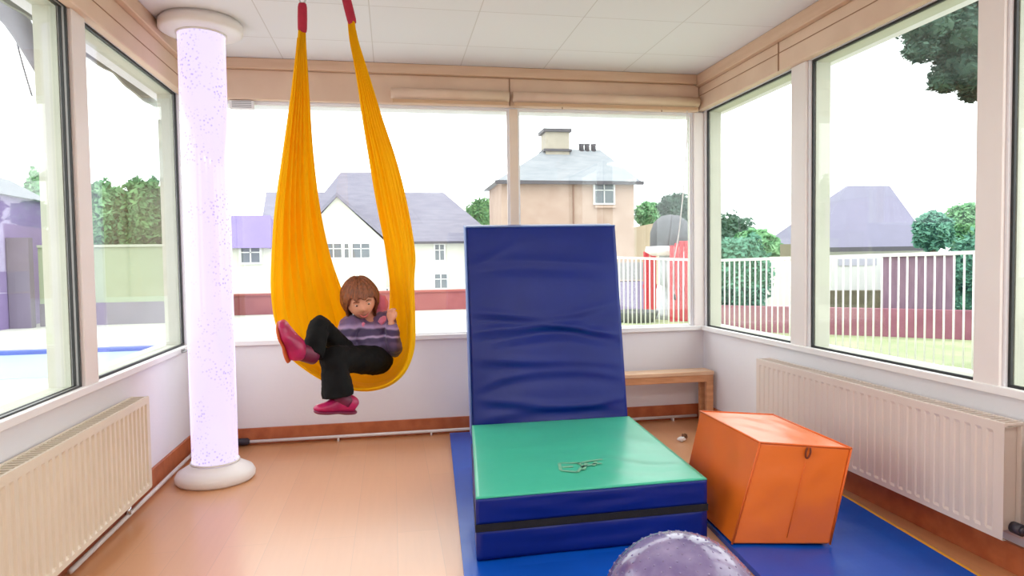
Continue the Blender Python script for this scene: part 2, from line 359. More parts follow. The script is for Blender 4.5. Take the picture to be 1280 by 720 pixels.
# ---------------------------------------------------------------- bubble column
CX, CY = -1.035, 4.09
t = thing('bubble_column', 'tall glowing lilac bubble tube standing on a white round base', 'bubble tube', (CX, CY, 0))
wh_m = mat('white_plastic', (240, 236, 236), .35, .02, 5)
lathe_b = [(0, 0), (.205, 0), (.216, .012), (.218, .035), (.205, .058), (.17, .078), (.145, .092), (.137, .10), (0, .10)]
link('base', lathe(B(), (CX, CY, 0), lathe_b, 64), wh_m, t, smooth=True)
link('top_plate', lathe(B(), (CX, CY, 0), [(0, 2.555), (.135, 2.555), (.205, 2.562), (.222, 2.572), (.222, 2.612), (.21, 2.618), (.21, 2.629), (0, 2.629)], 64), wh_m, t, smooth=True)
def tube_material():
    M = bpy.data.materials.new('glowing_bubble_water'); M.use_nodes = True; n = M.node_tree.nodes; k = M.node_tree.links
    b = n['Principled BSDF']; b.inputs['Roughness'].default_value = .12; b.inputs['Base Color'].default_value = (.10, .08, .14, 1)
    t = n.new('ShaderNodeTexCoord'); mp = n.new('ShaderNodeMapping'); k.new(t.outputs['Object'], mp.inputs[0])
    vo = n.new('ShaderNodeTexVoronoi'); vo.inputs['Scale'].default_value = 52; k.new(mp.outputs[0], vo.inputs[0])
    r = n.new('ShaderNodeValToRGB'); r.color_ramp.elements[0].position = .16; r.color_ramp.elements[0].color = (1, 1, 1, 1)
    r.color_ramp.elements[1].position = .36; r.color_ramp.elements[1].color = (0, 0, 0, 1); k.new(vo.outputs['Distance'], r.inputs[0])
    nz = n.new('ShaderNodeTexNoise'); nz.inputs['Scale'].default_value = 5; nz.inputs['Detail'].default_value = 4; k.new(mp.outputs[0], nz.inputs[0])
    r2 = n.new('ShaderNodeValToRGB'); r2.color_ramp.elements[0].position = .44; r2.color_ramp.elements[1].position = .60; k.new(nz.outputs['Fac'], r2.inputs[0])
    mu = n.new('ShaderNodeMath'); mu.operation = 'MULTIPLY'; k.new(r.outputs[0], mu.inputs[0]); k.new(r2.outputs[0], mu.inputs[1])
    mx = n.new('ShaderNodeMix'); mx.data_type = 'RGBA'; mx.inputs[6].default_value = (.80, .70, .98, 1); mx.inputs[7].default_value = (.50, .38, .78, 1)
    k.new(mu.outputs[0], mx.inputs[0]); k.new(mx.outputs[2], b.inputs['Emission Color']); b.inputs['Emission Strength'].default_value = TUBE_STRENGTH
    return M
link('tube', lathe(B(), (CX, CY, 0), [(0, .099), (.125, .099), (.1255, 1.0), (.1255, 1.8), (.125, 2.556), (0, 2.556)], 64), tube_material(), t, smooth=True)
for z in (.104, 2.548):
    link('collar', lathe(B(), (CX, CY, z), [(.1245, 0), (.134, 0), (.134, .010), (.1245, .010)], 64), wh_m, t, smooth=True)

# ---------------------------------------------------------------- mats
def vinyl(name, rgb, rough=.42, vary=.12):
    return mat(name, rgb, rough, vary, 3, .10, 14, spec=.38)
blue_v = vinyl('royal_blue_vinyl', (6, 36, 130), .36)
green_v = vinyl('sea_green_vinyl', (72, 190, 156), .30, .05)
mat_v = vinyl('bright_blue_floor_vinyl', (10, 80, 186), .27, .10)
black_v = mat('black_webbing', (26, 24, 24), .7, .2, 60, .2, 200)
yellow_v = mat('yellow_edging', (232, 172, 44), .5, .1, 10)
orange_v = mat('orange_vinyl', (242, 118, 28), .30, .06, 4, .08, 10, spec=.9)
orange_d = mat('orange_piping', (232, 106, 28), .45, .1, 10)
def softbox(bm, C8, nx, ny, nz_, puff=.0, wr=None):
    """subdivided hexahedron from 8 corners [b00,b10,b11,b01,t00,t10,t11,t01]; wr(u,v,w,p,normal)->offset"""
    def P(u, v, w_):
        b = C8[0]*(1-u)*(1-v)+C8[1]*u*(1-v)+C8[2]*u*v+C8[3]*(1-u)*v
        t_ = C8[4]*(1-u)*(1-v)+C8[5]*u*(1-v)+C8[6]*u*v+C8[7]*(1-u)*v
        return b*(1-w_)+t_*w_
    cen = sum(C8, Vector())/8; vs = {}
    def V(i, j, k_):
        key = (i, j, k_)
        if key not in vs:
            u, v, w_ = i/nx, j/ny, k_/nz_
            p = P(u, v, w_)
            e = lambda a: 1-(2*a-1)**4
            nrm = Vector()
            if i in (0, nx): nrm += (P(1, v, w_)-P(0, v, w_)).normalized()*(1 if i else -1)*e(v)*e(w_)
            if j in (0, ny): nrm += (P(u, 1, w_)-P(u, 0, w_)).normalized()*(1 if j else -1)*e(u)*e(w_)
            if k_ in (0, nz_): nrm += (P(u, v, 1)-P(u, v, 0)).normalized()*(1 if k_ else -1)*e(u)*e(v)
            d = puff
            if wr: d += wr(u, v, w_, p, i in (0, nx), j in (0, ny), k_ in (0, nz_))
            vs[key] = bm.verts.new(p+nrm*d)
        return vs[key]
    for i in range(nx):
        for j in range(ny):
            for k_ in (0, nz_): bm.faces.new((V(i, j, k_), V(i+1, j, k_), V(i+1, j+1, k_), V(i, j+1, k_)))
    for i in range(nx):
        for k_ in range(nz_):
            for j in (0, ny): bm.faces.new((V(i, j, k_), V(i+1, j, k_), V(i+1, j, k_+1), V(i, j, k_+1)))
    for j in range(ny):
        for k_ in range(nz_):
            for i in (0, nx): bm.faces.new((V(i, j, k_), V(i, j+1, k_), V(i, j+1, k_+1), V(i, j, k_+1)))
    return bm
fm = thing('floor_mat', 'thin bright blue floor mat lying under the blue and green folding mat', 'mat', (.8, 3.4, 0))
def nzwr(amp, sx, sy, seed=0):
    return lambda u, v, w_, p, fi, fj, fk: amp*noise.noise(Vector((u*sx+seed, v*sy, w_*2)))
q = [(.22, 2.0), (1.33, 2.0), (1.345, 4.70), (.385, 4.735)]
C8 = [Vector((a, b, .0)) for a, b in q]+[Vector((a, b, .022)) for a, b in q]
link('cover', softbox(B(), C8, 24, 60, 1, 0, lambda u, v, w_, p, fi, fj, fk: (.016*abs(noise.noise(Vector((u*5, v*9, 1)))) if w_ > .5 else 0)), mat_v, fm, smooth=False)
fm2 = thing('floor_mat', 'bright blue floor mat with yellow edge lying under the orange block', 'mat', (1.8, 2.6, 0))
q = [(1.345, 2.0), (2.16, 2.0), (2.27, 3.30), (1.46, 3.30)]
C8 = [Vector((a, b, .0)) for a, b in q]+[Vector((a, b, .024)) for a, b in q]
link('cover', softbox(B(), C8, 30, 40, 1, 0, lambda u, v, w_, p, fi, fj, fk: (.006*noise.noise(Vector((u*6, v*9, 4))) if w_ > .5 else 0)), mat_v, fm2)
bm = B(); hexa(bm, [Vector((2.16, 2.0, 0)), Vector((2.182, 2.0, 0)), Vector((2.292, 3.30, 0)), Vector((2.27, 3.30, 0))], [Vector((2.16, 2.0, .022)), Vector((2.182, 2.0, .02)), Vector((2.292, 3.30, .02)), Vector((2.27, 3.30, .022))])
link('yellow_edging', bm, yellow_v, fm2)
link('corner_tab', hexa(B(), [Vector((1.80, 2.60, .024)), Vector((1.86, 2.585, .024)), Vector((1.875, 2.66, .024)), Vector((1.815, 2.68, .024))], [Vector((1.80, 2.60, .034)), Vector((1.86, 2.585, .034)), Vector((1.875, 2.66, .034)), Vector((1.815, 2.68, .034))]), yellow_v, fm2)

# folding mat: two panels folded flat, one raised
gm = thing('folding_mat', 'royal blue folding gym mat with green top, its last panel leaning upright', 'mat', (.88, 3.3, .022))
def lerp(a, b, t_): return a+(b-a)*t_
FL, FR, BL, BR = Vector((.316, 2.652, 0)), Vector((1.332, 2.672, 0)), Vector((.442, 3.85, 0)), Vector((1.41, 3.85, 0))
def slab(z0, z1, ov=0):
    zs = Vector((0, 0, z0)); zt = Vector((0, 0, z1))
    return [FL+zs, FR+zs, BR+zs, BL+zs, FL+zt, FR+zt, BR+zt, BL+zt]
def wr_low(u, v, w_, p, fi, fj, fk):
    return .007*noise.noise(Vector((u*5, v*5, w_*3+2)))+.004
link('lower_panel', softbox(B(), slab(.030, .150), 30, 30, 8, 0, wr_low), blue_v, gm, smooth=True)
def wr_up(u, v, w_, p, fi, fj, fk):
    d = .008*noise.noise(Vector((u*4+3, v*4, w_*3)))
    if fk: d += .012*max(0, u-.4)*math.sin((u*1.0+v*2.2)*16+3*noise.noise(Vector((u*3, v*3, 0))))*max(0, 1-v*1.6)
    return d
link('upper_panel', softbox(B(), slab(.176, .282), 60, 60, 8, .002, wr_up), blue_v, gm, smooth=True)
link('hook_strap', softbox(B(), [v+Vector((sx*.004, sy*.004, 0)) for v, sx, sy in zip(slab(.148, .178), (-1, 1, 1, -1)*2, (-1, -1, 1, 1)*2)], 10, 10, 1), black_v, gm)
# green cover: a skin lying on the upper panel
def wr_g(u, v, w_, p, fi, fj, fk): return wr_up(u, v, 1, p, fi, fj, True) if fk else 0
link('green_cover', softbox(B(), slab(.2825, .2885), 60, 60, 1, .0035, wr_g), green_v, gm, smooth=True)
# printed mark on the green cover
def mark(bm, pts, wd, z):
    for (a, b) in zip(pts, pts[1:]):
        d = (Vector(b)-Vector(a)); nn = Vector((-d.y, d.x)).normalized()*wd
        a_, b_ = Vector(a), Vector(b)
        hexa(bm, [Vector((*(a_-nn), z)), Vector((*(b_-nn), z)), Vector((*(b_+nn), z)), Vector((*(a_+nn), z))], [Vector((*(a_-nn), z+.001)), Vector((*(b_-nn), z+.001)), Vector((*(b_+nn), z+.001)), Vector((*(a_+nn), z+.001))])
bm = B(); zt = .2955
g = lambda x, y: (atz(x, y, zt).x, atz(x, y, zt).y)
mark(bm, [g(699, 579), g(722, 578.5), g(729, 582), g(722, 590), g(701, 588), g(699, 579)], .007, zt)
mark(bm, [g(703, 584), g(716, 583)], .009, zt)
mark(bm, [g(722, 579), g(738, 576), g(753, 574)], .007, zt)
mark(bm, [g(726, 584), g(742, 580), g(752, 579)], .006, zt)
mark(bm, [g(729, 587), g(733, 579)], .009, zt); mark(bm, [g(742, 582), g(745, 577)], .008, zt)
link('printed_mark', bm, mat('faded_print', (132, 176, 152), .6, 0, 60, rgb2=(98, 176, 140)), gm)
# raised panel
thk = Vector((0, .115, .022))
b0, b1 = Vector((.450, 3.87, .20)), Vector((1.412, 3.87, .20)); t0, t1 = Vector((.466, 4.175, 1.459)), Vector((1.440, 4.175, 1.465))
C8 = [b0, b1, b1+thk, b0+thk, t0, t1, t1+thk, t0+thk]
def wr_b(u, v, w_, p, fi, fj, fk):
    if not fj: return .004*noise.noise(Vector((u*3, v*3, w_*9)))
    n1 = noise.noise(Vector((u*1.1+5, w_*6, 0))); d = 0
    for wc, am, cu, sl in ((.08, .013, .05, .05), (.17, .015, -.04, -.03), (.24, .009, .05, .04), (.34, .008, .0, -.05), (.46, .018, .05, -.04), (.60, .010, -.05, .03), (.50, .008, .0, .1), (.80, .006, .03, -.02)):
        c = wc+cu*math.sin(u*PI)+sl*(u-.5)+.02*noise.noise(Vector((u*2.5, wc*20, 0)))
        x = (w_-c)/.022
        d += am*math.exp(-x*x)*(.4+.6*abs(noise.noise(Vector((u*2+wc*9, 0, 3)))+.5)) - am*.8*math.exp(-((w_-c+.035)/.03)**2)
    # diagonal crease at upper left
    x = (w_-(.80+u*.35))/.02; d += .010*math.exp(-x*x)*max(0, 1-u*2.2)
    return d+.008*n1
link('raised_panel', softbox(B(), C8, 50, 4, 130, .004, wr_b), blue_v, gm, smooth=True)
lb = vinyl('pale_blue_vinyl', (96, 122, 190), .4)
link('side_band', softbox(B(), [v+Vector((-.0055, 0, 0)) for v in [b0+thk*.1, b0+Vector((.006, 0, 0))+thk*.1, b0+Vector((.006, 0, 0))+thk*.95, b0+thk*.95, t0+thk*.1, t0+Vector((.006, 0, 0))+thk*.1, t0+Vector((.006, 0, 0))+thk*.95, t0+thk*.95]], 1, 2, 30), lb, gm)
bm = B(); loft(bm, [b0+Vector((-.004, .01, .06)), t0+Vector((-.004, 0, 0)), ], [.004, .004], 8, 1); loft(bm, [t0+Vector((0, 0, .003)), t1+Vector((0, 0, .003))], [.005, .005], 8, 1); link('piping', bm, lb, gm, smooth=True)

# orange sheared block
ob = thing('foam_block', 'slanted orange vinyl foam block standing on the blue floor mat', 'foam block', (1.6, 2.85, .026))
z0, z1 = .030, .452
C8 = [Vector((1.400, 2.580, z0)), Vector((1.800, 2.492, z0)), Vector((1.845, 3.09, z0)), Vector((1.45, 3.19, z0)),
      Vector((1.535, 2.590, z1+.004)), Vector((1.868, 2.452, z1-.004)), Vector((1.885, 3.055, z1)), Vector((1.565, 3.215, z1))]
def wr_o(u, v, w_, p, fi, fj, fk): return .006*noise.noise(Vector((u*4+1, v*4, w_*4)))+.001
link('body', softbox(B(), C8, 30, 30, 24, 0, wr_o), orange_v, ob, smooth=True, bevel=.01)
bm = B()
for a, b in ((4, 5), (0, 4), (1, 5), (4, 7), (5, 6), (7, 6)): loft(bm, [C8[a], C8[b]], [.0045, .0045], 8, 1)
link('piping', bm, orange_d, ob, smooth=True)
fx = (C8[5]-C8[4]); hn = Vector((fx.y, -fx.x, 0)).normalized()*1.0
hc = lerp(C8[4], C8[5], .54)
hn = hn if hn.y < 0 else -hn
dn = (lerp(C8[0], C8[1], .54)-hc).normalized(); rx = fx.normalized()
bm = B(); loft(bm, [hc+dn*.006+hn*.010-rx*.005, hc+dn*.022+hn*.015-rx*.009, hc+dn*.045+hn*.016-rx*.005, hc+dn*.048+hn*.015+rx*.004, hc+dn*.025+hn*.016+rx*.009, hc+dn*.006+hn*.010+rx*.005], [.004]*6, 8, 3)
link('carry_loop', bm, mat('brown_webbing', (120, 50, 22), .7, .1, 60), ob, smooth=True)
bm = B(); loft(bm, [hc+dn*.07+hn*.007, hc+dn*.4+hn*.0085], [.0015, .0015], 6, 1); link('seam', bm, orange_d, ob, smooth=True)

# sensory ball
SB = Vector((.43*1.0, 0, 0))
bc = atz(852, 768, .262); BR_ = .225
sb = thing('sensory_ball', 'translucent purple knobbly exercise ball at the bottom edge of the photo', 'ball', (bc.x, bc.y, .03))
ball_m = bpy.data.materials.new('purple_translucent_vinyl'); ball_m.use_nodes = True
p = ball_m.node_tree.nodes['Principled BSDF']; p.inputs['Roughness'].default_value = .22
n_ = ball_m.node_tree.nodes; k_ = ball_m.node_tree.links
nz = n_.new('ShaderNodeTexNoise'); nz.inputs['Scale'].default_value = 9; nz.inputs['Detail'].default_value = 4
rr = n_.new('ShaderNodeValToRGB'); rr.color_ramp.elements[0].color = lin((112, 96, 152)); rr.color_ramp.elements[1].color = lin((172, 160, 200)); rr.color_ramp.elements[0].position = .35; rr.color_ramp.elements[1].position = .7
tcx = n_.new('ShaderNodeTexCoord'); k_.new(tcx.outputs['Object'], nz.inputs[0]); k_.new(nz.outputs['Fac'], rr.inputs[0]); k_.new(rr.outputs[0], p.inputs['Base Color'])
p.inputs['Transmission Weight'].default_value = .25; p.inputs['Coat Weight'].default_value = .5
bm = B(); ball(bm, (bc.x, bc.y, .03+BR_), BR_, 96); link('ball_skin', bm, ball_m, sb, smooth=True)
bm = B(); nK = 900
for i in range(nK):
    z = 1-2*(i+.5)/nK; th = PI*(1+5**.5)*i; r = math.sqrt(1-z*z)
    d = Vector((r*math.cos(th), r*math.sin(th), z))
    if z < -.95: continue
    ax = d.orthogonal().normalized(); ay = d.cross(ax)
    c = Vector((bc.x, bc.y, .03+BR_))+d*(BR_-.001)
    rings = []
    for rr_, h in ((.0038, 0), (.0032, .0018), (.0018, .0028)):
        rings.append([bm.verts.new(c+(ax*math.cos(2*PI*q_/8)+ay*math.sin(2*PI*q_/8))*rr_+d*h) for q_ in range(8)])
    for a, b in zip(rings, rings[1:]):
        for q_ in range(8): bm.faces.new((a[q_], a[(q_+1) % 8], b[(q_+1) % 8], b[q_]))
    bm.faces.new(rings[-1])
o = link('knobs', bm, ball_m, sb, smooth=True); o['kind'] = 'stuff'

# bench behind the mat
bn = thing('wooden_bench', 'low light wooden bench standing against the back wall behind the folding mat', 'bench', (1.75, 4.70, 0))
wood_m = mat('light_beech_wood', (226, 168, 122), .4, 0, 6, .05, 30, rgb2=(206, 146, 100), stretch=(1, 6, 6))
wood_t = mat('pale_bench_top', (238, 200, 164), .35, 0, 6, rgb2=(228, 186, 148), stretch=(1, 6, 6))
link('seat', box(B(), (.75, 4.60, .375), (2.355, 4.755, .405)), wood_t, bn, bevel=.006)
link('apron', box(B(), (.80, 4.605, .325), (2.35, 4.63, .375)), wood_m, bn, bevel=.003)
for x in (.80, 2.295):
    link('leg', box(B(), (x, 4.605, 0), (x+.055, 4.64, .376)), wood_m, bn, bevel=.004)
    link('leg', box(B(), (x, 4.71, 0), (x+.055, 4.745, .376)), wood_m, bn, bevel=.004)
    link('foot_rail', box(B(), (x+.012, 4.64, .06), (x+.042, 4.71, .10)), wood_m, bn, bevel=.003)
# scrap on the floor
t = thing('paper_scrap', 'small crumpled brown and white scrap lying on the floor left of the orange block', 'scrap', (1.94, 4.25, 0))
c = atz(852, 552, .0)
bm = B(); ball(bm, (c.x, c.y, .017), (.028, .018, .016), 14, fn=lambda d: d*(1+.35*noise.noise(d*2.7))); link('white_piece', bm, sill_m, t)
bm = B(); ball(bm, (c.x+.04, c.y+.04, .022), (.02, .016, .02), 14, fn=lambda d: d*(1+.4*noise.noise(d*3.1+Vector((4, 0, 0))))); link('brown_piece', bm, mat('brown_card', (120, 78, 50), .7, .2, 20), t)

# ---------------------------------------------------------------- sling swing
sw = thing('sling_swing', 'yellow fabric sling swing hanging from the ceiling by two red straps', 'swing', at(410, 0, 3.4))
A_px = [(373, 38, 3.40), (371, 60, 3.40), (365, 120, 3.38), (356, 190, 3.36), (347, 260, 3.33), (343, 325, 3.30), (342, 370, 3.27), (347, 410, 3.25), (360, 442, 3.22), (382, 462, 3.20), (412, 479, 3.18),
        (447, 487, 3.18), (480, 482, 3.20), (502, 466, 3.23), (513, 440, 3.26), (515, 400, 3.29), (515, 350, 3.32), (517, 318, 3.34), (509, 262, 3.36), (496, 205, 3.38), (478, 150, 3.39), (461, 95, 3.40), (447, 50, 3.40), (443, 27, 3.40)]
B_px = [(382, 38, 3.42), (383, 60, 3.42), (387, 120, 3.44), (392, 190, 3.48), (401, 260, 3.53), (414, 320, 3.58), (428, 362, 3.62), (437, 390, 3.65), (443, 412, 3.68), (450, 425, 3.70), (460, 432, 3.71),
        (468, 434, 3.71), (476, 431, 3.70), (481, 422, 3.68), (485, 405, 3.66), (487, 378, 3.63), (485, 345, 3.60), (480, 310, 3.57), (470, 255, 3.52), (461, 200, 3.48), (453, 150, 3.45), (445, 95, 3.43), (437, 50, 3.42), (435, 27, 3.42)]
PA = catmull([at(*p_) for p_ in A_px], 5); PB = catmull([at(*p_) for p_ in B_px], 5)
NV = 80; bm = B(); grid = []; cenS = at(430, 380, 3.45)
L_ = len(PA)
for i in range(L_):
    a, b = PA[i], PB[i]; s = i/(L_-1)
    tan = (PA[min(i+1, L_-1)]+PB[min(i+1, L_-1)]-PA[max(i-1, 0)]-PB[max(i-1, 0)]).normalized()
    acr = (b-a); wd = acr.length; nrm = tan.cross(acr).normalized()
    mid = (a+b)/2
    if nrm.dot(mid-cenS) < 0: nrm = -nrm
    belly = math.sin(min(1, max(0, (s-.05)/.9))*PI)
    row = []
    for j in range(NV+1):
        v = j/NV
        pl = .7*math.sin(v*PI*13+1.3*noise.noise(Vector((s*3, v*2, 0)))*3)+.3*math.sin(v*PI*29+2+s*3)
        near_bottom = math.exp(-((s-.5)/.16)**2)
        amp = (.0055+.020*min(1, wd/.3))*(1-.85*near_bottom)
        if s > .5: amp *= .75
        off = amp*pl + belly*.10*math.sin(v*PI)*(.35+.65*near_bottom)
        row.append(bm.verts.new(a+acr*v+nrm*off))
    grid.append(row)
for r0, r1_ in zip(grid, grid[1:]):
    for j in range(NV): bm.faces.new((r0[j], r0[j+1], r1_[j+1], r1_[j]))
def cloth_material():
    M = mat('yellow_stretch_fabric', (255, 216, 14), .65, 0, 5, .12, 220, rgb2=(255, 208, 8), sheen=.0, spec=.2)
    n = M.node_tree.nodes; k = M.node_tree.links; b = n['Principled BSDF']; out = n['Material Output']
    tl = n.new('ShaderNodeBsdfTranslucent'); tl.inputs[0].default_value = lin((255, 214, 24))
    mx = n.new('ShaderNodeMixShader'); mx.inputs[0].default_value = .55
    k.new(b.outputs[0], mx.inputs[1]); k.new(tl.outputs[0], mx.inputs[2]); k.new(mx.outputs[0], out.inputs[0]); return M
fab_m = cloth_material()
o = link('fabric', bm, fab_m, sw, smooth=True)
sl = o.modifiers.new('solid', 'SOLIDIFY'); sl.thickness = .0025
bm = B(); loft(bm, [v+Vector((0, -.001, 0)) for v in PA[3:-3]], [.0035]*(L_-6), 6, 1); link('hem', bm, fab_m, sw, smooth=True)
red_m = mat('dark_red_webbing', (178, 24, 56), .6, .1, 40, .2, 150)
def strap(cx0, cy0, cx1, cy1, topz):
    lo = at(cx1, cy1, 3.41); hi = at(cx0, cy0, 3.41); d = (hi-lo).normalized(); ln = (topz-lo.z)/d.z
    up_ = lo+d*ln; s = d.cross(Vector((0, 1, 0))).normalized()
    if True:
        bm = B()
        w_ = .021
        loft(bm, [lo-d*.01, lo+d*.01, lo+d*.11, lo+d*.13], [(.018, .010), (.022, .013), (.022, .013), (.016, .010)], 14, 2, hint=(0, 1, 0))
        st = link('strap', bm, red_m, sw, smooth=True)
        bm = B()
        for sg in (-1, 1): loft(bm, [lo+d*.125+s*sg*.005, lo+d*.15+s*sg*.016, up_-d*.04+s*sg*.016, up_+s*sg*.004], [(.004, .006)]*4, 8, 2, hint=(0, 1, 0))
        return bm, lo, d, s, up_
bm, lo, d, s, up_ = strap(378, 8, 378, 38, 2.60)
link('strap_loop', bm, chrome_m, sw, smooth=True)
link('ceiling_hook', lathe(B(), (up_.x, up_.y, 2.57), [(0, 0), (.012, 0), (.016, .03), (.05, .045), (.055, .059), (0, .059)], 20), chrome_m, sw, smooth=True)
bm, lo, d, s, up_ = strap(434, 3, 440, 27, 2.60)
link('strap_loop', bm, red_m, sw, smooth=True)
link('ceiling_hook', lathe(B(), (up_.x, up_.y, 2.57), [(0, 0), (.012, 0), (.016, .03), (.05, .045), (.055, .059), (0, .059)], 20), chrome_m, sw, smooth=True)

# ---------------------------------------------------------------- child
skin_m = mat('child_skin', (222, 158, 130), .5, .05, 8); skin_m.node_tree.nodes['Principled BSDF'].inputs['Subsurface Weight'].default_value = .08
hair_m = mat('brown_hair', (150, 86, 50), .5, 0, 60, .4, 120, rgb2=(98, 54, 32), stretch=(3, 3, .6))
trou_m = mat('black_trousers', (15, 15, 17), .8, .3, 8, .3, 25, spec=.2)
jack_m = mat('striped_jacket', (78, 62, 104), .6, .1, 20)
shoe_m = mat('magenta_shoe', (186, 30, 92), .38, 0, 14, .15, 40, rgb2=(152, 18, 74))
sole_m = mat('orange_sole', (206, 96, 40), .5, .15, 12)
soleg_m = mat('dark_magenta_sole', (110, 20, 60), .5, .15, 12)
pink_m = mat('pink_fleece', (232, 128, 164), .8, .1, 30, .3, 120, sheen=.5)
ch = thing('child', 'small child in striped purple jacket, black trousers and pink shoes sitting in the yellow sling', 'person', at(455, 455, 3.42))
camdir = (Vector((0, 0, EYE))-at(450, 372, 3.36)).normalized()
HF = (camdir+Vector((.18, 0, -.42))).normalized()          # face direction, bowed down
HR = HF.cross(Vector((-.14, 0, 1))).normalized(); HU = HR.cross(HF).normalized()   # HR: towards viewer's left
HC_ = at(450, 374, 3.37)
def headf(d):
    d = d.copy(); x, y, z = d.x, d.y, d.z
    lowz = max(0, -z)
    nx_ = x*(1-.38*lowz**1.6); ny = y*(1-.12*lowz) if y > 0 else y*(1-.25*lowz)
    nz2 = z
    if y > 0:
        ny += .20*math.exp(-(x/.16)**2-((z+.18)/.17)**2)          # nose
        ny += .07*math.exp(-(x/.28)**2-((z+.56)/.12)**2)          # lips
        ny += .06*math.exp(-(x/.3)**2-((z+.86)/.14)**2)           # chin
        for sx in (-1, 1):
            ny -= .09*math.exp(-((x-sx*.38)/.17)**2-((z-.02)/.13)**2)   # eye sockets
            ny += .07*math.exp(-((x-sx*.48)/.25)**2-((z+.42)/.22)**2)   # cheeks
    return Vector((nx_, ny, nz2))
bm = B()
HS = Vector((.076, .088, .098))
ball(bm, HC_, HS, 48, (HR, HF, HU), headf)
for sx in (-1, 1): ball(bm, HC_+HR*sx*.073+HF*.0-HU*.01, (.010, .016, .024), 10, (HR, HF, HU))
neck = at(462, 398, 3.44); chest = at(461, 412, 3.44); belly_ = at(463, 432, 3.43); pelv = at(466, 450, 3.42)
loft(bm, [HC_-HU*.05-HF*.02, neck, chest], [.040, .036, .06], 14, 4)
loft(bm, [neck, chest, belly_, pelv], [(.05, .04), (.095, .065), (.088, .068), (.09, .07)], 16, 4, hint=camdir)
def hand(bm, wrist, dirv, palm_n, sc=.62, curl=.8):
    d = Vector(dirv).normalized(); n = Vector(palm_n); n = (n-d*n.dot(d)).normalized(); s = d.cross(n)
    L = .07*sc
    loft(bm, [wrist-d*.01, wrist+d*.02*sc, wrist+d*L*.7, wrist+d*L], [(.018*sc, .014*sc), (.030*sc, .015*sc), (.040*sc, .014*sc), (.036*sc, .012*sc)], 12, 3, hint=n)
    for q_, (o_, ln) in enumerate(zip((-.029, -.010, .010, .028), (.055, .066, .062, .048))):
        b = wrist+d*L*.92+s*o_*sc; pts = [b-d*.01]
        cur = b; ang = 0
        for seg in (.42, .33, .25):
            ang += curl*.55
            cur = cur+(d*math.cos(ang)+n*math.sin(ang))*ln*sc*seg*1.0; pts.append(cur)
        loft(bm, pts, [.0088*sc, .0085*sc, .0078*sc, .0062*sc], 8, 2)
    b = wrist+d*.022*sc-s*.03*sc
    loft(bm, [b+s*.01*sc, b+d*.018*sc-s*.014*sc+n*.006*sc, b+d*.040*sc-s*.014*sc+n*.018*sc, b+d*.054*sc-s*.006*sc+n*.026*sc], [.012*sc, .0105*sc, .0095*sc, .0075*sc], 8, 2)
# viewer's right arm: elbow low, hand holding the sling edge;  viewer's left arm: hand on the lap
sR, eR, wR = at(481, 401, 3.44), at(493, 437, 3.37), at(489, 403, 3.33)
sL, eL, wL = at(438, 406, 3.38), at(430, 426, 3.34), at(441, 434, 3.36)
loft(bm, [chest, sR, lerp(sR, eR, .5), eR, lerp(eR, wR, .5), wR], [.05, .038, .030, .026, .023, .016], 12, 3)
loft(bm, [chest, sL, lerp(sL, eL, .5), eL, lerp(eL, wL, .5), wL], [.05, .038, .030, .026, .023, .016], 12, 3)
hand(bm, wR, at(487, 386, 3.33)-wR, Vector((.6, .6, 0)), .66, 1.0)
hand(bm, wL, at(455, 438, 3.36)-wL, Vector((0, .3, -1)), .66, .6)
# legs (hip, knee, ankle, foot)
h1, k1, a1 = at(441, 449, 3.36), at(400, 406, 3.16), at(390, 445, 3.07)
h2, k2, a2 = at(472, 450, 3.38), at(417, 449, 3.14), at(423, 496, 3.13)
toe1, heel1 = at(352, 406, 2.97), at(366, 445, 3.01)
toe2, heel2 = at(397, 511, 3.10), at(441, 510, 3.15)
for h, k, a, to, he in ((h1, k1, a1, toe1, heel1), (h2, k2, a2, toe2, heel2)):
    loft(bm, [pelv, h, lerp(h, k, .5), k, lerp(k, a, .4), a, lerp(a, lerp(he, to, .1), .6)], [.05, .040, .036, .030, .028, .022, .016], 14, 4)
    loft(bm, [lerp(he, to, .1), lerp(he, to, .3), lerp(he, to, .75), lerp(he, to, .95)], [.014, .017, .015, .010], 12, 3)
body = link('body', bm, skin_m, ch, smooth=True)
rm = body.modifiers.new('remesh', 'REMESH'); rm.mode = 'VOXEL'; rm.voxel_size = .0035; rm.use_smooth_shade = True
sm = body.modifiers.new('smooth', 'SMOOTH'); sm.iterations = 3; sm.factor = .4
# face features
def hp(x, y, z): return HC_+HR*x+HF*y+HU*z
eye_w = mat('eye_white', (205, 190, 182), .3); iris_m = mat('dark_iris', (50, 30, 22), .2)
lip_m = mat('lips', (196, 96, 92), .5); brow_m = hair_m
for sx in (-1, 1):
    bm = B(); ball(bm, hp(sx*.029, .073, .003), (.0095, .0065, .0038), 16, (HR, HF, HU)); e = link('eye', bm, eye_w, ch, smooth=True)
    bm = B(); ball(bm, hp(sx*.029, .0785, .002), (.0050, .0034, .0036), 12, (HR, HF, HU)); link('iris', bm, iris_m, e, smooth=True)
    bm = B(); loft(bm, [hp(sx*.016, .083, .020), hp(sx*.029, .082, .0245), hp(sx*.044, .073, .018)], [.0022, .003, .0015], 6, 3); link('eyebrow', bm, brow_m, ch, smooth=True)
bm = B(); loft(bm, [hp(-.023, .076, -.046), hp(-.011, .087, -.054), hp(0, .090, -.057), hp(.011, .087, -.054), hp(.023, .076, -.046)], [.001, .0036, .004, .0036, .001], 8, 3); link('mouth', bm, lip_m, ch, smooth=True)
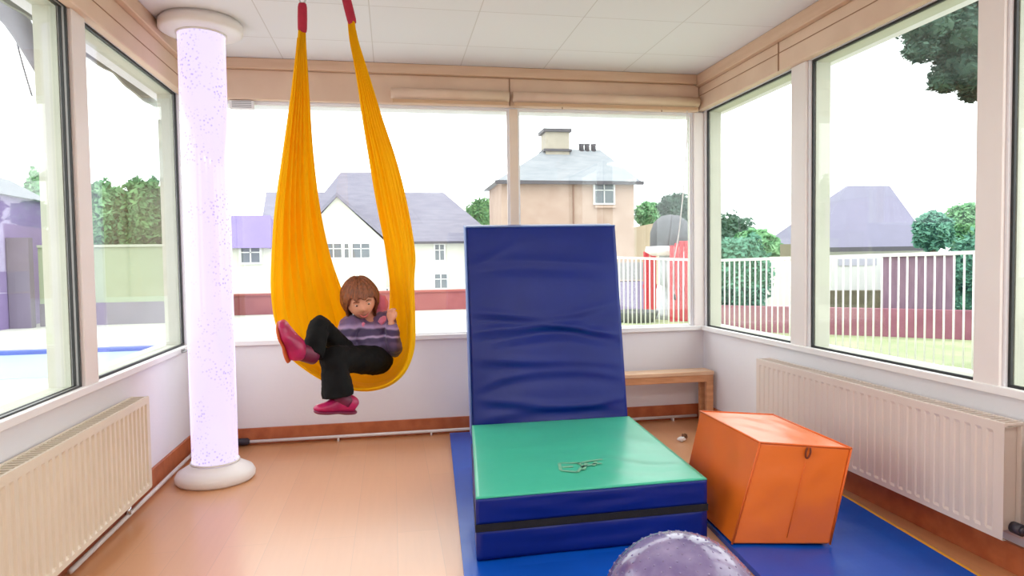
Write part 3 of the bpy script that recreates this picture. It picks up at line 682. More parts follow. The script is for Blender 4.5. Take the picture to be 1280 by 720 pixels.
# hair: cap with a fringe, down to the jaw
def hairf(d):
    x, y, z = d
    th = math.atan2(x, y)                      # 0 = face
    f = 1+.03*math.sin(th*17+z*3)+.03*noise.noise(d*3)
    return Vector((x*f, y*f, z*f))
bm = B(); seg_u, seg_v = 72, 30; rows = []
for j in range(seg_v+1):
    row = []
    for i in range(seg_u):
        th = 2*PI*i/seg_u - PI
        af = abs(th)
        zlow = .30 if af < .75 else (.30-(af-.75)/.55*1.05 if af < 1.3 else -.95-.05*math.sin(th*9))   # hem height in unit z
        zlow = max(zlow, -1.02)+.06*math.sin(th*13)
        ph = math.acos(max(-.98, min(.98, zlow)))*j/seg_v if zlow > -.98 else PI*.93*j/seg_v
        zz_ = math.cos(ph); r = math.sin(ph)
        if zz_ < 0: r = max(r, .82)*(1-.1*(-zz_))
        d = hairf(Vector((r*math.sin(th), r*math.cos(th), zz_)))
        row.append(bm.verts.new(HC_+HR*d.x*.094+HF*(d.y*.102-.004)+HU*(d.z*.112+.004)))
    rows.append(row)
for a, b in zip(rows, rows[1:]):
    for i in range(seg_u): bm.faces.new((a[i], a[(i+1) % seg_u], b[(i+1) % seg_u], b[i]))
bmesh.ops.remove_doubles(bm, verts=bm.verts, dist=.0004)
o = link('hair', bm, hair_m, ch, smooth=True); sl = o.modifiers.new('solid', 'SOLIDIFY'); sl.thickness = .012; sl.offset = -1
# trousers: one mesh
bm = B()
loft(bm, [pelv+Vector((0, 0, .03)), pelv, pelv-Vector((0, 0, .045))], [(.09, .08), (.105, .09), (.085, .08)], 20, 4, hint=camdir)
def wleg(h, k, a, r): loft(bm, [pelv, h, lerp(h, k, .35), lerp(h, k, .75), k, lerp(k, a, .25), lerp(k, a, .65), a], r, 18, 4)
wleg(h1, k1, lerp(k1, a1, 1.0), [.055, .056, .052, .046, .044, .048, .050, .046])
wleg(h2, k2, lerp(k2, a2, 1.0), [.07, .076, .070, .062, .060, .060, .070, .074])
o = link('trousers', bm, trou_m, ch, smooth=True)
rm = o.modifiers.new('remesh', 'REMESH'); rm.mode = 'VOXEL'; rm.voxel_size = .006; rm.use_smooth_shade = True
sm = o.modifiers.new('smooth', 'SMOOTH'); sm.iterations = 4; sm.factor = .5
tx = bpy.data.textures.new('folds', 'CLOUDS'); tx.noise_scale = .05
dm = o.modifiers.new('folds', 'DISPLACE'); dm.texture = tx; dm.strength = .016; dm.mid_level = .5
# jacket with striped material
def stripe_material():
    M = bpy.data.materials.new('purple_striped_quilted_jacket'); M.use_nodes = True; n = M.node_tree.nodes; k = M.node_tree.links
    b = n['Principled BSDF']; b.inputs['Roughness'].default_value = .55; b.inputs['Sheen Weight'].default_value = .3
    t_ = n.new('ShaderNodeTexCoord'); sp = n.new('ShaderNodeSeparateXYZ'); k.new(t_.outputs['Object'], sp.inputs[0])
    nz = n.new('ShaderNodeTexNoise'); nz.inputs['Scale'].default_value = 9; k.new(t_.outputs['Object'], nz.inputs[0])
    a = n.new('ShaderNodeMath'); a.operation = 'MULTIPLY_ADD'; a.inputs[1].default_value = .05; k.new(nz.outputs['Fac'], a.inputs[0]); k.new(sp.outputs['Z'], a.inputs[2])
    mm = n.new('ShaderNodeMapRange'); mm.inputs[1].default_value = .78; mm.inputs[2].default_value = 1.0; k.new(a.outputs[0], mm.inputs[0])
    r = n.new('ShaderNodeValToRGB'); k.new(mm.outputs[0], r.inputs[0]); cr = r.color_ramp; cr.interpolation = 'EASE'
    st = [(0, (38, 32, 40)), (.30, (58, 42, 74)), (.40, (92, 74, 116)), (.47, (58, 42, 84)), (.52, (58, 42, 84)), (.57, (176, 156, 196)), (.62, (66, 46, 92)), (.74, (56, 42, 82)), (.80, (172, 146, 190)), (.90, (104, 80, 124))]
    cr.elements[0].color = lin(st[0][1]); cr.elements[1].position = st[-1][0]; cr.elements[1].color = lin(st[-1][1])
    for p_, c_ in st[1:-1]: e_ = cr.elements.new(p_); e_.color = lin(c_)
    k.new(r.outputs[0], b.inputs['Base Color']); return M
jm = stripe_material()
bm = B()
loft(bm, [neck+Vector((0, 0, -.012)), lerp(neck, chest, .5), chest, belly_, pelv+Vector((0, 0, -.005))], [(.058, .05), (.108, .078), (.118, .088), (.122, .104), (.118, .104)], 28, 5, hint=camdir)
loft(bm, [lerp(chest, sR, .3), sR, lerp(sR, eR, .5), eR, lerp(eR, wR, .5), lerp(eR, wR, .95)], [.05, .052, .046, .041, .036, .031], 16, 4)
loft(bm, [lerp(chest, sL, .3), sL, lerp(sL, eL, .5), eL, lerp(eL, wL, .5), lerp(eL, wL, .95)], [.05, .052, .046, .041, .036, .031], 16, 4)
o = link('jacket', bm, jm, ch, smooth=True)
rm = o.modifiers.new('remesh', 'REMESH'); rm.mode = 'VOXEL'; rm.voxel_size = .005; rm.use_smooth_shade = True
sm = o.modifiers.new('smooth', 'SMOOTH'); sm.iterations = 4; sm.factor = .5
dm = o.modifiers.new('folds', 'DISPLACE'); dm.texture = tx; dm.strength = .016; dm.mid_level = .5
# pink collar and hood
bm = B(); pts = []
for i in range(17):
    a_ = -2.6+5.2*i/16
    pts.append(neck+HR*(-math.sin(a_))*.072+HF*(-math.cos(a_)*.055+.02)*1.0+Vector((0, 0, .008+.012*math.cos(a_))))
loft(bm, pts, [.014]+[.021]*15+[.014], 10, 2); link('hood', bm, pink_m, ch, smooth=True)
bm = B(); ball(bm, at(477, 381, 3.47), (.034, .028, .05), 20, fn=lambda d: d*(1+.2*noise.noise(d*2))); link('hood_side', bm, pink_m, ch, smooth=True)
# shoes
def shoe(heel, toe, ankle, hint, w_, seed, sm_col):
    L = toe-heel; hint = Vector(hint); hint = (hint-L.normalized()*hint.dot(L.normalized())).normalized()
    bm = B()
    P = [heel-L*.10+hint*.010, heel-L*.04+hint*.014, heel+L*.2+hint*.022, heel+L*.45+hint*.016, heel+L*.75+hint*.006, heel+L*1.0+hint*.002, heel+L*1.10]
    loft(bm, P, [(.016, .018), (w_*.80, .036), (w_*.88, .044), (w_*.90, .036), (w_*1.06, .026), (w_*.86, .020), (w_*.3, .008)], 22, 5, hint=hint)
    up = link('shoe', bm, shoe_m, ch, smooth=True)
    rm_ = up.modifiers.new('folds', 'DISPLACE'); rm_.texture = tx; rm_.strength = .010
    bm = B()
    P = [heel-L*.10-hint*.012, heel-L*.04-hint*.018, heel+L*.2-hint*.019, heel+L*.45-hint*.015, heel+L*.75-hint*.016, heel+L*1.0-hint*.013, heel+L*1.09-hint*.008]
    loft(bm, P, [(.012, .006), (w_*.84, .010), (w_*.94, .011), (w_*.92, .010), (w_*1.1, .011), (w_*.9, .010), (w_*.3, .006)], 22, 5, hint=hint)
    link('sole', bm, sm_col, up, smooth=True)
    bm = B(); c_ = heel+L*.14+hint*.022
    ax = (ankle-c_).normalized()
    loft(bm, [c_, lerp(c_, ankle, .5), ankle+ax*.012], [.036, .038, .036], 16, 2); link('cuff', bm, soleg_m, up, smooth=True)
    bm = B(); sd = L.normalized().cross(hint)
    for q_ in (.42, .52, .62): loft(bm, [heel+L*q_+hint*.046-hint*(q_-.42)*.07+sd*.022-hint*.006, heel+L*q_+hint*.054-hint*(q_-.42)*.07, heel+L*q_+hint*.046-hint*(q_-.42)*.07-sd*.022-hint*.006], [.003, .003, .003], 6, 3)
    link('laces', bm, pink_m, up, smooth=True)
shoe(heel1, toe1, a1, a1-lerp(heel1, toe1, .3)+Vector((.22, -.08, .10)), .060, 1, sole_m)
shoe(heel2, toe2, a2, (0, 0, 1), .036, 2, soleg_m)

# ================================================================ OUTSIDE
GZ = -.2
grass_m = mat('pale_dry_grass', (168, 176, 138), .9, 0, 2, .2, 40, rgb2=(150, 162, 120))
pave_m = mat('pale_playground_paving', (190, 190, 182), .8, .06, 1.5)
link('ground', box(B(), (-60, 5.1, GZ-.1), (60, 34, GZ)), pave_m); tag(bpy.data.objects['ground'], 'pale paved playground outside the windows', 'ground', kind='structure')
bm = B(); box(bm, (-60, -8, GZ-.1), (XL-.35, 5.1, GZ)); box(bm, (XR+.35, -8, GZ-.1), (60, 5.1, GZ)); o = link('ground', bm, pave_m, kind='structure')
bm = B(); hexa(bm, [Vector(v) for v in ((3.2, 2, GZ), (30, 2, GZ), (30, 16, GZ), (3.2, 16, GZ))], [Vector(v) for v in ((3.2, 2, GZ+.01), (30, 2, GZ+.01), (30, 16, GZ+.01), (3.2, 16, GZ+.01))])
o = link('lawn', bm, grass_m); tag(o, 'pale grass strip under the white railing', 'grass', kind='structure')

# foliage helper
def leafy(bm, c, r, n, leaf, seed=0, squash=1.0):
    rnd = random.Random(seed); c = Vector(c); r = Vector(r) if hasattr(r, '__len__') else Vector((r, r, r))
    for i in range(n):
        d = Vector((rnd.gauss(0, 1), rnd.gauss(0, 1), rnd.gauss(0, 1))).normalized()
        k = (.72+.28*rnd.random())*(1+.28*noise.noise(d*2.3+Vector((seed, 0, 0))))
        p_ = c+Vector((d.x*r.x, d.y*r.y, d.z*r.z))*k
        a = Vector((rnd.uniform(-1, 1), rnd.uniform(-1, 1), rnd.uniform(-1, 1))).normalized(); b = a.orthogonal().normalized()
        s = leaf*rnd.uniform(.6, 1.4)
        v = [bm.verts.new(p_+a*s), bm.verts.new(p_+b*s*.5), bm.verts.new(p_-a*s), bm.verts.new(p_-b*s*.5)]; bm.faces.new(v)
    res = bmesh.ops.create_icosphere(bm, subdivisions=3, radius=1)
    for v in res['verts']:
        d = v.co.copy(); k = .80*(1+.28*noise.noise(d*2.3+Vector((seed, 0, 0)))); v.co = c+Vector((d.x*r.x, d.y*r.y, d.z*r.z))*k
def leaf_mat(name, c1, c2): return mat(name, c1, .7, 0, 2.5, rgb2=c2, detail=5, spec=.2)
g1 = leaf_mat('mid_green_leaves', (112, 154, 98), (74, 118, 78)); g2 = leaf_mat('dark_green_leaves', (84, 110, 94), (56, 80, 70))
g3 = leaf_mat('fresh_green_leaves', (140, 184, 134), (96, 150, 104)); g4 = leaf_mat('teal_green_leaves', (110, 160, 136), (82, 134, 112))
bark = mat('grey_brown_bark', (96, 80, 66), .9, .2, 10)
def tree(name, label, cat, c, r, n, leaf, m, seed, ground=GZ, trunk=.12):
    c = Vector(c); t = thing(name, label, cat, (c.x, c.y, ground))
    bm = B(); leafy(bm, c, r, n, leaf, seed); link('foliage', bm, m, t)
    bm = B(); loft(bm, [(c.x, c.y, ground), (c.x+.03, c.y, (ground+c.z)/2), (c.x, c.y, c.z)], [trunk, trunk*.8, trunk*.5], 10, 3); link('trunk', bm, bark, t, smooth=True)
# -- left side: hedge, pale green wall
green_wall = mat('pale_green_render', (150, 164, 136), .8, .06, 1.5)
lilac_wall = mat('dull_mauve_plinth', (112, 102, 120), .8, .1, 2)
t = thing('boundary_wall', 'pale green boundary wall with mauve base beyond the left windows', 'wall', (-6.5, 18, GZ))
link('upper_wall', box(B(), (-8.45, 18, .35), (-4.2, 18.25, 1.72)), green_wall, t)
link('plinth', box(B(), (-8.45, 17.97, GZ), (-4.2, 18.27, .35)), lilac_wall, t)
link('coping', box(B(), (-8.45, 17.95, 1.72), (-4.2, 18.3, 1.78)), mat('pale_coping', (170, 178, 160), .8), t)
for i, (px, py, rx, rz, m) in enumerate([(130, 280, .55, .95, g3), (182, 278, .62, 1.0, g1), (232, 285, .55, .9, g1)]):
    lab = ['bright green rounded hedge bush above the pale green wall, leftmost', 'full round green bush above the pale green wall, left of the bubble column', 'green bush above the wall hidden partly by the bubble column'][i]
    tree('hedge_bush', lab, 'bush', at(px, py, 19.2), (rx, .8, rz+.15), 5200, .09, m, i+3)
t = thing('garden_shed', 'lilac painted shed wall outside the near left window', 'shed', (-10.5, 18, GZ))
lil = mat('lilac_boards', (138, 118, 168), .8, .10, 2, stretch=(6, 1, 1))
link('walls', box(B(), (-13.0, 17.2, GZ), (-8.95, 19.4, 2.95)), lil, t)
hexa_r = hexa(B(), [Vector(v) for v in ((-13.2, 17.0, 2.95), (-8.8, 17.0, 2.95), (-8.8, 19.6, 2.95), (-13.2, 19.6, 2.95))], [Vector(v) for v in ((-12.6, 17.8, 3.45), (-9.4, 17.8, 3.45), (-9.4, 18.8, 3.45), (-12.6, 18.8, 3.45))])
link('roof', hexa_r, mat('grey_felt', (120, 122, 132), .9, .1, 5), t)
link('dark_panel', box(B(), (-8.93, 17.6, GZ), (-8.46, 17.8, 1.95)), lilac_wall, t)
tree('tall_shrub', 'fresh green shrub rising between the lilac shed and the left window jamb', 'shrub', at(46, 262, 20.1), (.3, .3, 1.0), 2600, .09, g3, 9)
t = thing('paddling_pool', 'pale blue sunken pool edge line on the playground beyond the left windows', 'pool', (-6, 12, GZ))
link('water', box(B(), (-9.5, 9.6, GZ), (-3.5, 12.2, GZ+.01)), mat('pale_blue_water', (172, 192, 200), .3, .08, 1), t)
link('blue_rim', box(B(), (-9.5, 12.2, GZ), (-3.5, 12.42, GZ+.07)), mat('blue_rim_paint', (70, 96, 180), .6, .1, 2), t)
# awning arm upper left
t = thing('awning_arm', 'grey awning arm slanting across the top of the near left window', 'awning', (-1.6, 3.0, 2.3))
aw = mat('grey_painted_metal', (132, 130, 140), .5, .1, 4)
bm = B(); loft(bm, [at(-60, -70, 3.5), at(-10, -10, 3.5), at(22, 28, 3.5), at(52, 88, 3.5)], [.075, .07, .055, .03], 14, 4); link('arm', bm, aw, t, smooth=True)

bm = B(); pts = [at(px, py, 3.52) for px, py in ((18, 40), (28, 80), (40, 120))]; loft(bm, pts, [.004]*3, 6, 3); link('stay_wire', bm, aw, t, smooth=True)
# scalloped outer canopy above left window 2
t = thing('window_canopy', 'grey scalloped canopy edge hanging outside the second left window', 'canopy', (-1.75, 4, 2.3))
bm = B(); N = 60
up_v, lo_v = [], []
for i in range(N+1):
    y = 3.0+2.6*i/N; z = 2.405-.05*max(0, min(1, (y-4.2)/1.0))-.02*abs(math.sin(y*4.3))+.004*math.sin(y*19)
    for X, lst in ((-1.60, up_v), (-1.615, lo_v)): lst.append((bm.verts.new((X, y, 2.50)), bm.verts.new((X, y, z))))
for i in range(N):
    a, b = up_v[i], up_v[i+1]; bm.faces.new((a[0], b[0], b[1], a[1])); a, b = lo_v[i], lo_v[i+1]; bm.faces.new((a[0], a[1], b[1], b[0]))
    bm.faces.new((up_v[i][1], up_v[i+1][1], lo_v[i+1][1], lo_v[i][1])); bm.faces.new((up_v[i][0], lo_v[i][0], lo_v[i+1][0], up_v[i+1][0]))
link('valance_cloth', bm, mat('grey_green_canvas', (150, 154, 142), .8, .08, 8), t)
link('top_board', box(B(), (-1.62, 3.0, 2.50), (-1.555, 5.6, 2.53)), jamb_m, t)

# -- houses behind
roof_m = mat('grey_slate_roof', (134, 132, 146), .8, 0, 1.2, rgb2=(122, 120, 136), stretch=(1, 1, 6))
roof2_m = mat('pale_grey_slate_roof', (146, 150, 156), .8, 0, 1.2, rgb2=(134, 140, 146), stretch=(1, 1, 6))
rend_m = mat('cream_white_render', (206, 208, 196), .85, .05, 1)
brick_m = mat('pinkish_brick', (176, 154, 140), .85, 0, 1.5, rgb2=(166, 142, 128))
pwin_m = mat('dull_window_glass', (110, 118, 124), .2, .15, 2)
frm_m = mat('white_window_frame', (214, 216, 214), .6, .03, 4)
fascia_m = mat('dark_gutter', (78, 76, 82), .6, .1, 4)
def poly(bm, pts): bm.faces.new([bm.verts.new(p_) for p_ in pts])
def hiproof(x0, x1, y0, y1, ze, rx0, rx1, zr, over=.35):
    bm = B(); ym = (y0+y1)/2
    a = [Vector((x0-over, y0-over, ze)), Vector((x1+over, y0-over, ze)), Vector((x1+over, y1+over, ze)), Vector((x0-over, y1+over, ze))]
    r0, r1_ = Vector((rx0, ym, zr)), Vector((rx1, ym, zr))
    V = [bm.verts.new(v) for v in a+[r0, r1_]]
    for f in ((0, 1, 5, 4), (1, 2, 5), (2, 3, 4, 5), (3, 0, 4), (3, 2, 1, 0)): bm.faces.new([V[i] for i in f])
    return bm
def hwin(parent, x0, x1, z0, z1, Y, bars=1):
    bm = B(); f_ = .09
    box(bm, (x0-f_, Y-.10, z0-f_), (x1+f_, Y, z0)); box(bm, (x0-f_, Y-.10, z1), (x1+f_, Y, z1+f_)); box(bm, (x0-f_, Y-.10, z0), (x0, Y, z1)); box(bm, (x1, Y-.10, z0), (x1+f_, Y, z1))
    for q_ in range(bars): xx = x0+(x1-x0)*(q_+1)/(bars+1); box(bm, (xx-.03, Y-.09, z0), (xx+.03, Y, z1))
    box(bm, (x0, Y-.09, z0+(z1-z0)*.62), (x1, Y, z0+(z1-z0)*.62+.05))
    w_ = link('window', bm, frm_m, parent); link('pane', box(B(), (x0, Y-.05, z0), (x1, Y-.01, z1)), pwin_m, w_)
def HX(px, Y): return at(px, 320, Y).x
def HZ(py, px, Y): return at(px, py, Y).z
Y0 = 40.0; ze = 2.42; gz2 = -3.0
hs = thing('house', 'white rendered house with grey slate roof and front gable behind the swing', 'house', (-1.5, 44, gz2))
xl, xr = HX(333, Y0), HX(618, Y0)
link('walls', box(B(), (xl, Y0, gz2), (xr, Y0+8, ze)), rend_m, hs)
link('roof', hiproof(xl, xr, Y0, Y0+8, ze, xl-.6, HX(556, 44), 5.75), roof_m, hs)
bm = B(); xc0, xc1 = HX(395, 43), HX(520, 43)
v = [(xc0-1.2, 40.6, 2.9), (xc1+.9, 40.6, 2.9), (xc1+.9, 47, 2.9), (xc0-1.2, 47, 2.9)]
u = [(HX(428, 44), 44, 7.0), (HX(478, 44), 44, 7.05), (HX(478, 44), 45.5, 7.05), (HX(428, 44), 45.5, 7.0)]
hexa(bm, [Vector(a) for a in v], [Vector(a) for a in u]); link('upper_roof', bm, roof_m, hs)
gx0, gx1, ga = HX(370, Y0-1.5), HX(482, Y0-1.5), HX(423, Y0-1.5)
gzT = HZ(246, 423, Y0-1.5)
bm = B(); hexa(bm, [Vector((gx0, Y0-1.5, gz2)), Vector((gx1, Y0-1.5, gz2)), Vector((gx1, Y0+.1, gz2)), Vector((gx0, Y0+.1, gz2))], [Vector((gx0, Y0-1.5, ze)), Vector((gx1, Y0-1.5, ze)), Vector((gx1, Y0+.1, ze)), Vector((gx0, Y0+.1, ze))])
bt = [bm.verts.new(v) for v in ((gx0, Y0-1.5, ze), (gx1, Y0-1.5, ze), (ga, Y0-1.5, gzT))]; bm.faces.new(bt)
link('gable_wall', bm, rend_m, hs)
bm = B(); hexa(bm, [Vector((gx0-.3, Y0-1.7, ze-.12)), Vector((gx0-.3, Y0+4, ze-.12)), Vector((ga, Y0+4, gzT)), Vector((ga, Y0-1.7, gzT))], [Vector((gx0-.3, Y0-1.7, ze+.1)), Vector((gx0-.3, Y0+4, ze+.1)), Vector((ga, Y0+4, gzT+.22)), Vector((ga, Y0-1.7, gzT+.22))])
hexa(bm, [Vector((gx1+.3, Y0-1.7, ze-.12)), Vector((gx1+.3, Y0+4, ze-.12)), Vector((ga, Y0+4, gzT)), Vector((ga, Y0-1.7, gzT))], [Vector((gx1+.3, Y0-1.7, ze+.1)), Vector((gx1+.3, Y0+4, ze+.1)), Vector((ga, Y0+4, gzT+.22)), Vector((ga, Y0-1.7, gzT+.22))])
link('gable_roof', bm, roof_m, hs)
link('gutter', box(B(), (xl-.4, Y0-.45, ze-.12), (xr+.4, Y0-.35, ze+.02)), fascia_m, hs)
for x0, x1, y0, y1, Y in ((407, 427, 305, 322, Y0-1.5), (431, 436, 305, 322, Y0-1.5), (441, 462, 305, 322, Y0-1.5), (544, 555, 306, 325, Y0), (543, 558, 343, 360, Y0), (332, 344, 343, 362, Y0), (477, 484, 361, 376, Y0), (505, 514, 308, 324, Y0)):
    hwin(hs, HX(x0, Y), HX(x1, Y), HZ(y1, x0, Y), HZ(y0, x0, Y), Y, 1 if x1-x0 > 8 else 0)
hs2 = thing('house', 'low house with reflection tinted lilac roof between the bubble column and the swing', 'house', (-9, 40, gz2))
Y1 = 33.0; x0, x1 = HX(265, Y1), HX(331, Y1)
link('walls', box(B(), (x0, Y1, gz2), (x1, Y1+5, 2.0)), rend_m, hs2)
link('roof', hiproof(x0, x1, Y1, Y1+5, 2.0, x0+.2, x1-.1, 3.7), mat('reflection_tinted_slate', (126, 112, 158), .8, .08, 1.5), hs2)  # lilac in the slate colour stands for a reflection in the glass
hwin(hs2, HX(302, Y1), HX(325, Y1), HZ(328, 310, Y1), HZ(309, 310, Y1), Y1)
# red boundary wall behind the playground
redw_m = mat('hazed_red_brick', (158, 92, 90), .85, 0, 2, rgb2=(146, 80, 80))  # haze is put into the brick colour
t = thing('boundary_wall', 'low haze-paled red brick wall in front of the white house', 'wall', (-1, 20, GZ))
link('brickwork', box(B(), (HX(262, 20), 20, GZ-.1), (HX(602, 20), 20.3, .34)), redw_m, t)
link('coping', box(B(), (HX(262, 20), 19.96, .34), (HX(602, 20), 20.34, .40)), mat('red_coping', (160, 90, 84), .85), t)
# brick house on the right
Y2 = 35.0; bh = thing('house', 'pinkish brick house with pale slate hip roof and big chimney behind the raised mat', 'house', (10, 38, gz2))
xl, xr = HX(628, Y2), HX(793, Y2); ze2 = 5.42; yd2 = 4.5
link('walls', box(B(), (xl, Y2, gz2), (xr, Y2+yd2, ze2)), brick_m, bh)
link('roof', hiproof(xl, xr, Y2, Y2+yd2, ze2, HX(684, 37.2), HX(752, 37.2), 7.55), roof2_m, bh)
link('gutter', box(B(), (xl-.4, Y2-.47, ze2-.16), (xr+.4, Y2-.36, ze2+.03)), fascia_m, bh)
bm = B(); cx0, cx1 = HX(683, 37), HX(712, 37); box(bm, (cx0, 36.8, 6.2), (cx1, 38.0, HZ(166, 697, 37))); chm = link('chimney', bm, mat('buff_brick', (168, 160, 146), .85, .1, 3), bh)
link('corbel', box(B(), (cx0-.12, 36.7, HZ(190, 697, 37)), (cx1+.12, 38.1, HZ(187, 697, 37))), fascia_m, chm)
link('chimney_cap', box(B(), (cx0-.15, 36.65, HZ(166, 697, 37)), (cx1+.1, 38.15, HZ(162, 697, 37))), fascia_m, chm)
for i, px in enumerate((728, 735, 743)):
    xx = HX(px, 37.25); link('chimney_pot', lathe(B(), (xx, 37.25, 7.25), [(0, 0), (.16, 0), (.14, .5), (.17, .62), (0, .62)], 16), fascia_m, bh, smooth=True)
link('drainpipe', box(B(), (HX(716.5, Y2), Y2-.12, gz2), (HX(718, Y2), Y2, ze2-.1)), mat('brown_pipe', (138, 106, 92), .7), bh)
hwin(bh, HX(744, Y2), HX(767, Y2), HZ(254, 756, Y2), HZ(229, 756, Y2), Y2)
link('window_sill', box(B(), (HX(743, Y2), Y2-.2, HZ(260, 756, Y2)), (HX(769, Y2), Y2, HZ(257, 756, Y2))), brick_m, bh)
t = thing('garden_wall', 'tall buff garden wall adjoining the right side of the brick house', 'wall', (15, 36, gz2))
link('wall_face', hexa(B(), [Vector((HX(793, 36), 36, gz2)), Vector((HX(835, 36), 36, gz2)), Vector((HX(835, 36), 36.3, gz2)), Vector((HX(793, 36), 36.3, gz2))], [Vector((HX(793, 36), 36, HZ(284, 793, 36))), Vector((HX(835, 36), 36, HZ(276, 835, 36))), Vector((HX(835, 36), 36.3, HZ(276, 835, 36))), Vector((HX(793, 36), 36.3, HZ(284, 793, 36)))]), mat('buff_render', (172, 156, 132), .85, .06, 2), t)
tree('tree', 'pale green tree top behind the buff garden wall right of the brick house', 'tree', at(812, 268, 38), (.95, .9, .75), 1800, .13, g3, 21, gz2)
tree('tree', 'dark green round tree beside the corner post in the back window', 'tree', at(845, 262, 30), (.85, .8, .8), 2200, .1, g2, 22, gz2)
tree('tree', 'faint grey green tree between the white house and the narrow mullion', 'tree', at(604, 268, 52), (1.5, 1.4, 1.25), 1800, .16, g1, 23, gz2)
# play items beyond the right back window
t = thing('covered_slide', 'grey domed play canopy on a white flared post beyond the back window', 'play equipment', at(838, 395, 15))
Yp = 15.0; c = at(838, 268, Yp); rC = at(862, 300, Yp).x-c.x
zb = at(838, 308, Yp).z
link('dome', lathe(B(), (c.x, Yp, 0), [(0, c.z), (rC*.45, c.z-.04), (rC*.8, c.z-.18), (rC*.98, c.z-.42), (rC, zb), (rC*.9, zb-.02), (0, zb-.02)], 28), mat('charcoal_canvas', (92, 92, 98), .8, .1, 3), t, smooth=True)
zc = at(838, 330, Yp).z; zd = at(838, 355, Yp).z; zg = GZ
link('white_collar', lathe(B(), (c.x-.15, Yp, 0), [(0, zb+.02), (rC*.9, zb+.0), (rC*.95, zb-.12), (rC*.6, zb-.22), (0, zb-.22)], 28), wh_m, t, smooth=True)
link('post', lathe(B(), (c.x+.0, Yp, 0), [(0, zb-.15), (rC*.55, zb-.15), (rC*.58, zd), (rC*.40, zd-.05), (rC*.45, .3), (rC*.8, GZ+.15), (rC*.95, GZ), (0, GZ)], 28), mat('pale_grey_plastic', (168, 172, 174), .5, .05, 3), t, smooth=True)
red_m2 = mat('red_play_panel', (206, 58, 70), .6, .08, 2)
def redpanel(px0, px1, top, label, Y, n):
    t = thing('play_barrier', label, 'play panel', (HX((px0+px1)/2, Y), Y, GZ))
    a, b = HX(px0, Y), HX(px1, Y); st = (b-a)/n; zt_ = HZ(top, px0, Y)
    for i in range(n): link('board', box(B(), (a+i*st, Y, GZ), (a+(i+.80)*st, Y+.05, zt_-.05*abs(i-n/2))), red_m2, t, bevel=.01)
    link('rail', box(B(), (a, Y+.05, .5), (b, Y+.09, .6)), red_m2, t)
redpanel(805, 822, 312, 'red upright play panel left of the domed canopy post', 15.8, 2)
redpanel(838, 868, 300, 'red slatted play panel right of the domed canopy post', 14.2, 5)
t = thing('play_house', 'lilac grey low playhouse wall beyond the railing beside the red panel', 'playhouse', (HX(790, 17), 17, GZ))
link('wall_face', box(B(), (HX(762, 17), 17, GZ), (HX(806, 17), 17.6, HZ(352, 785, 17))), mat('lilac_render', (146, 136, 168), .8, .06, 2), t)
link('upper_rail', box(B(), (HX(762, 17), 16.98, HZ(350, 785, 17)), (HX(806, 17), 17.6, HZ(328, 785, 17))), mat('pale_grey_render', (150, 150, 154), .8, .06, 2), t)
t = thing('sand_tub', 'round dark rimmed sand tub standing on the paving beyond the back window', 'tub', at(796, 395, 14.5))
cc = at(795, 392, 14.5)
link('tub', lathe(B(), (cc.x, 14.5, GZ), [(0, 0), (.42, 0), (.5, .22), (.5, .26), (.45, .26), (.43, .2), (0, .2)], 30), mat('dark_grey_tub', (96, 98, 100), .6, .1, 5), t, smooth=True)

# -- white railing
rail_m = mat('white_railing_paint', (226, 224, 220), .5, .03, 5)
F = [Vector((4.55, 13.7, 0)), Vector((5.75, 11.2, 0)), Vector((6.9, 6.9, 0)), Vector((7.4, 4.2, 0))]
fn = thing('railing', 'white vertical bar railing running past the right windows', 'fence', (5.75, 11.2, GZ))
FZ = [1.29, 1.20, 1.27, 1.29]
cnt = 0
for q_ in range(3):
    a, b = F[q_], F[q_+1]; ln = (b-a).length; nb = int(ln/.118); dv = (b-a).normalized(); nv = Vector((-dv.y, dv.x, 0))
    for zz in (0, 1):
        za, zb_ = (FZ[q_], FZ[q_+1]) if zz == 0 else (GZ+.03, GZ+.03)
        w2 = nv*.02
        link('rail', hexa(B(), [a-w2+Vector((0, 0, za-.025)), b-w2+Vector((0, 0, zb_-.025)), b+w2+Vector((0, 0, zb_-.025)), a+w2+Vector((0, 0, za-.025))], [a-w2+Vector((0, 0, za+.02)), b-w2+Vector((0, 0, zb_+.02)), b+w2+Vector((0, 0, zb_+.02)), a+w2+Vector((0, 0, za+.02))]), rail_m, fn)
    for i in range(nb):
        p_ = lerp(a, b, i/nb); zt_ = FZ[q_]+(FZ[q_+1]-FZ[q_])*i/nb
        bm = B(); r_ = .022 if i == 0 else .0125
        loft(bm, [(p_.x, p_.y, GZ), (p_.x, p_.y, zt_)], [r_, r_], 8, 1); link('post' if i == 0 else 'bar', bm, rail_m, fn, smooth=True); cnt += 1
# -- right side behind the railing
def depth_pt(px, py, dist):          # point at a given camera distance along the axis
    d = RT*((px-640)/F_PX)+UP*(-(py-360)/F_PX)+FW
    return Vector((0, 0, EYE))+d*dist
def facing_box(bm, px0, px1, d0, d1, z0, z1, th=.2):
    a, b = depth_pt(px0, 318, d0), depth_pt(px1, 318, d1); a.z = b.z = 0
    n = Vector((b-a)).cross(Vector((0, 0, 1))).normalized(); n = n if n.dot(Vector((a.x, a.y, 0))) > 0 else -n
    lo = [a, b, b+n*th, a+n*th]
    hexa(bm, [v+Vector((0, 0, z0)) for v in lo], [v+Vector((0, 0, z1)) for v in lo]); return bm
crim = mat('crimson_brick', (152, 98, 112), .85, 0, 3, rgb2=(140, 86, 100)); mauve = mat('mauve_fence_boards', (138, 112, 128), .85, 0, 3, rgb2=(126, 100, 116), stretch=(5, 5, 1))
t = thing('boundary_wall', 'low crimson brick wall behind the white railing', 'wall', depth_pt(1000, 400, 12.6))
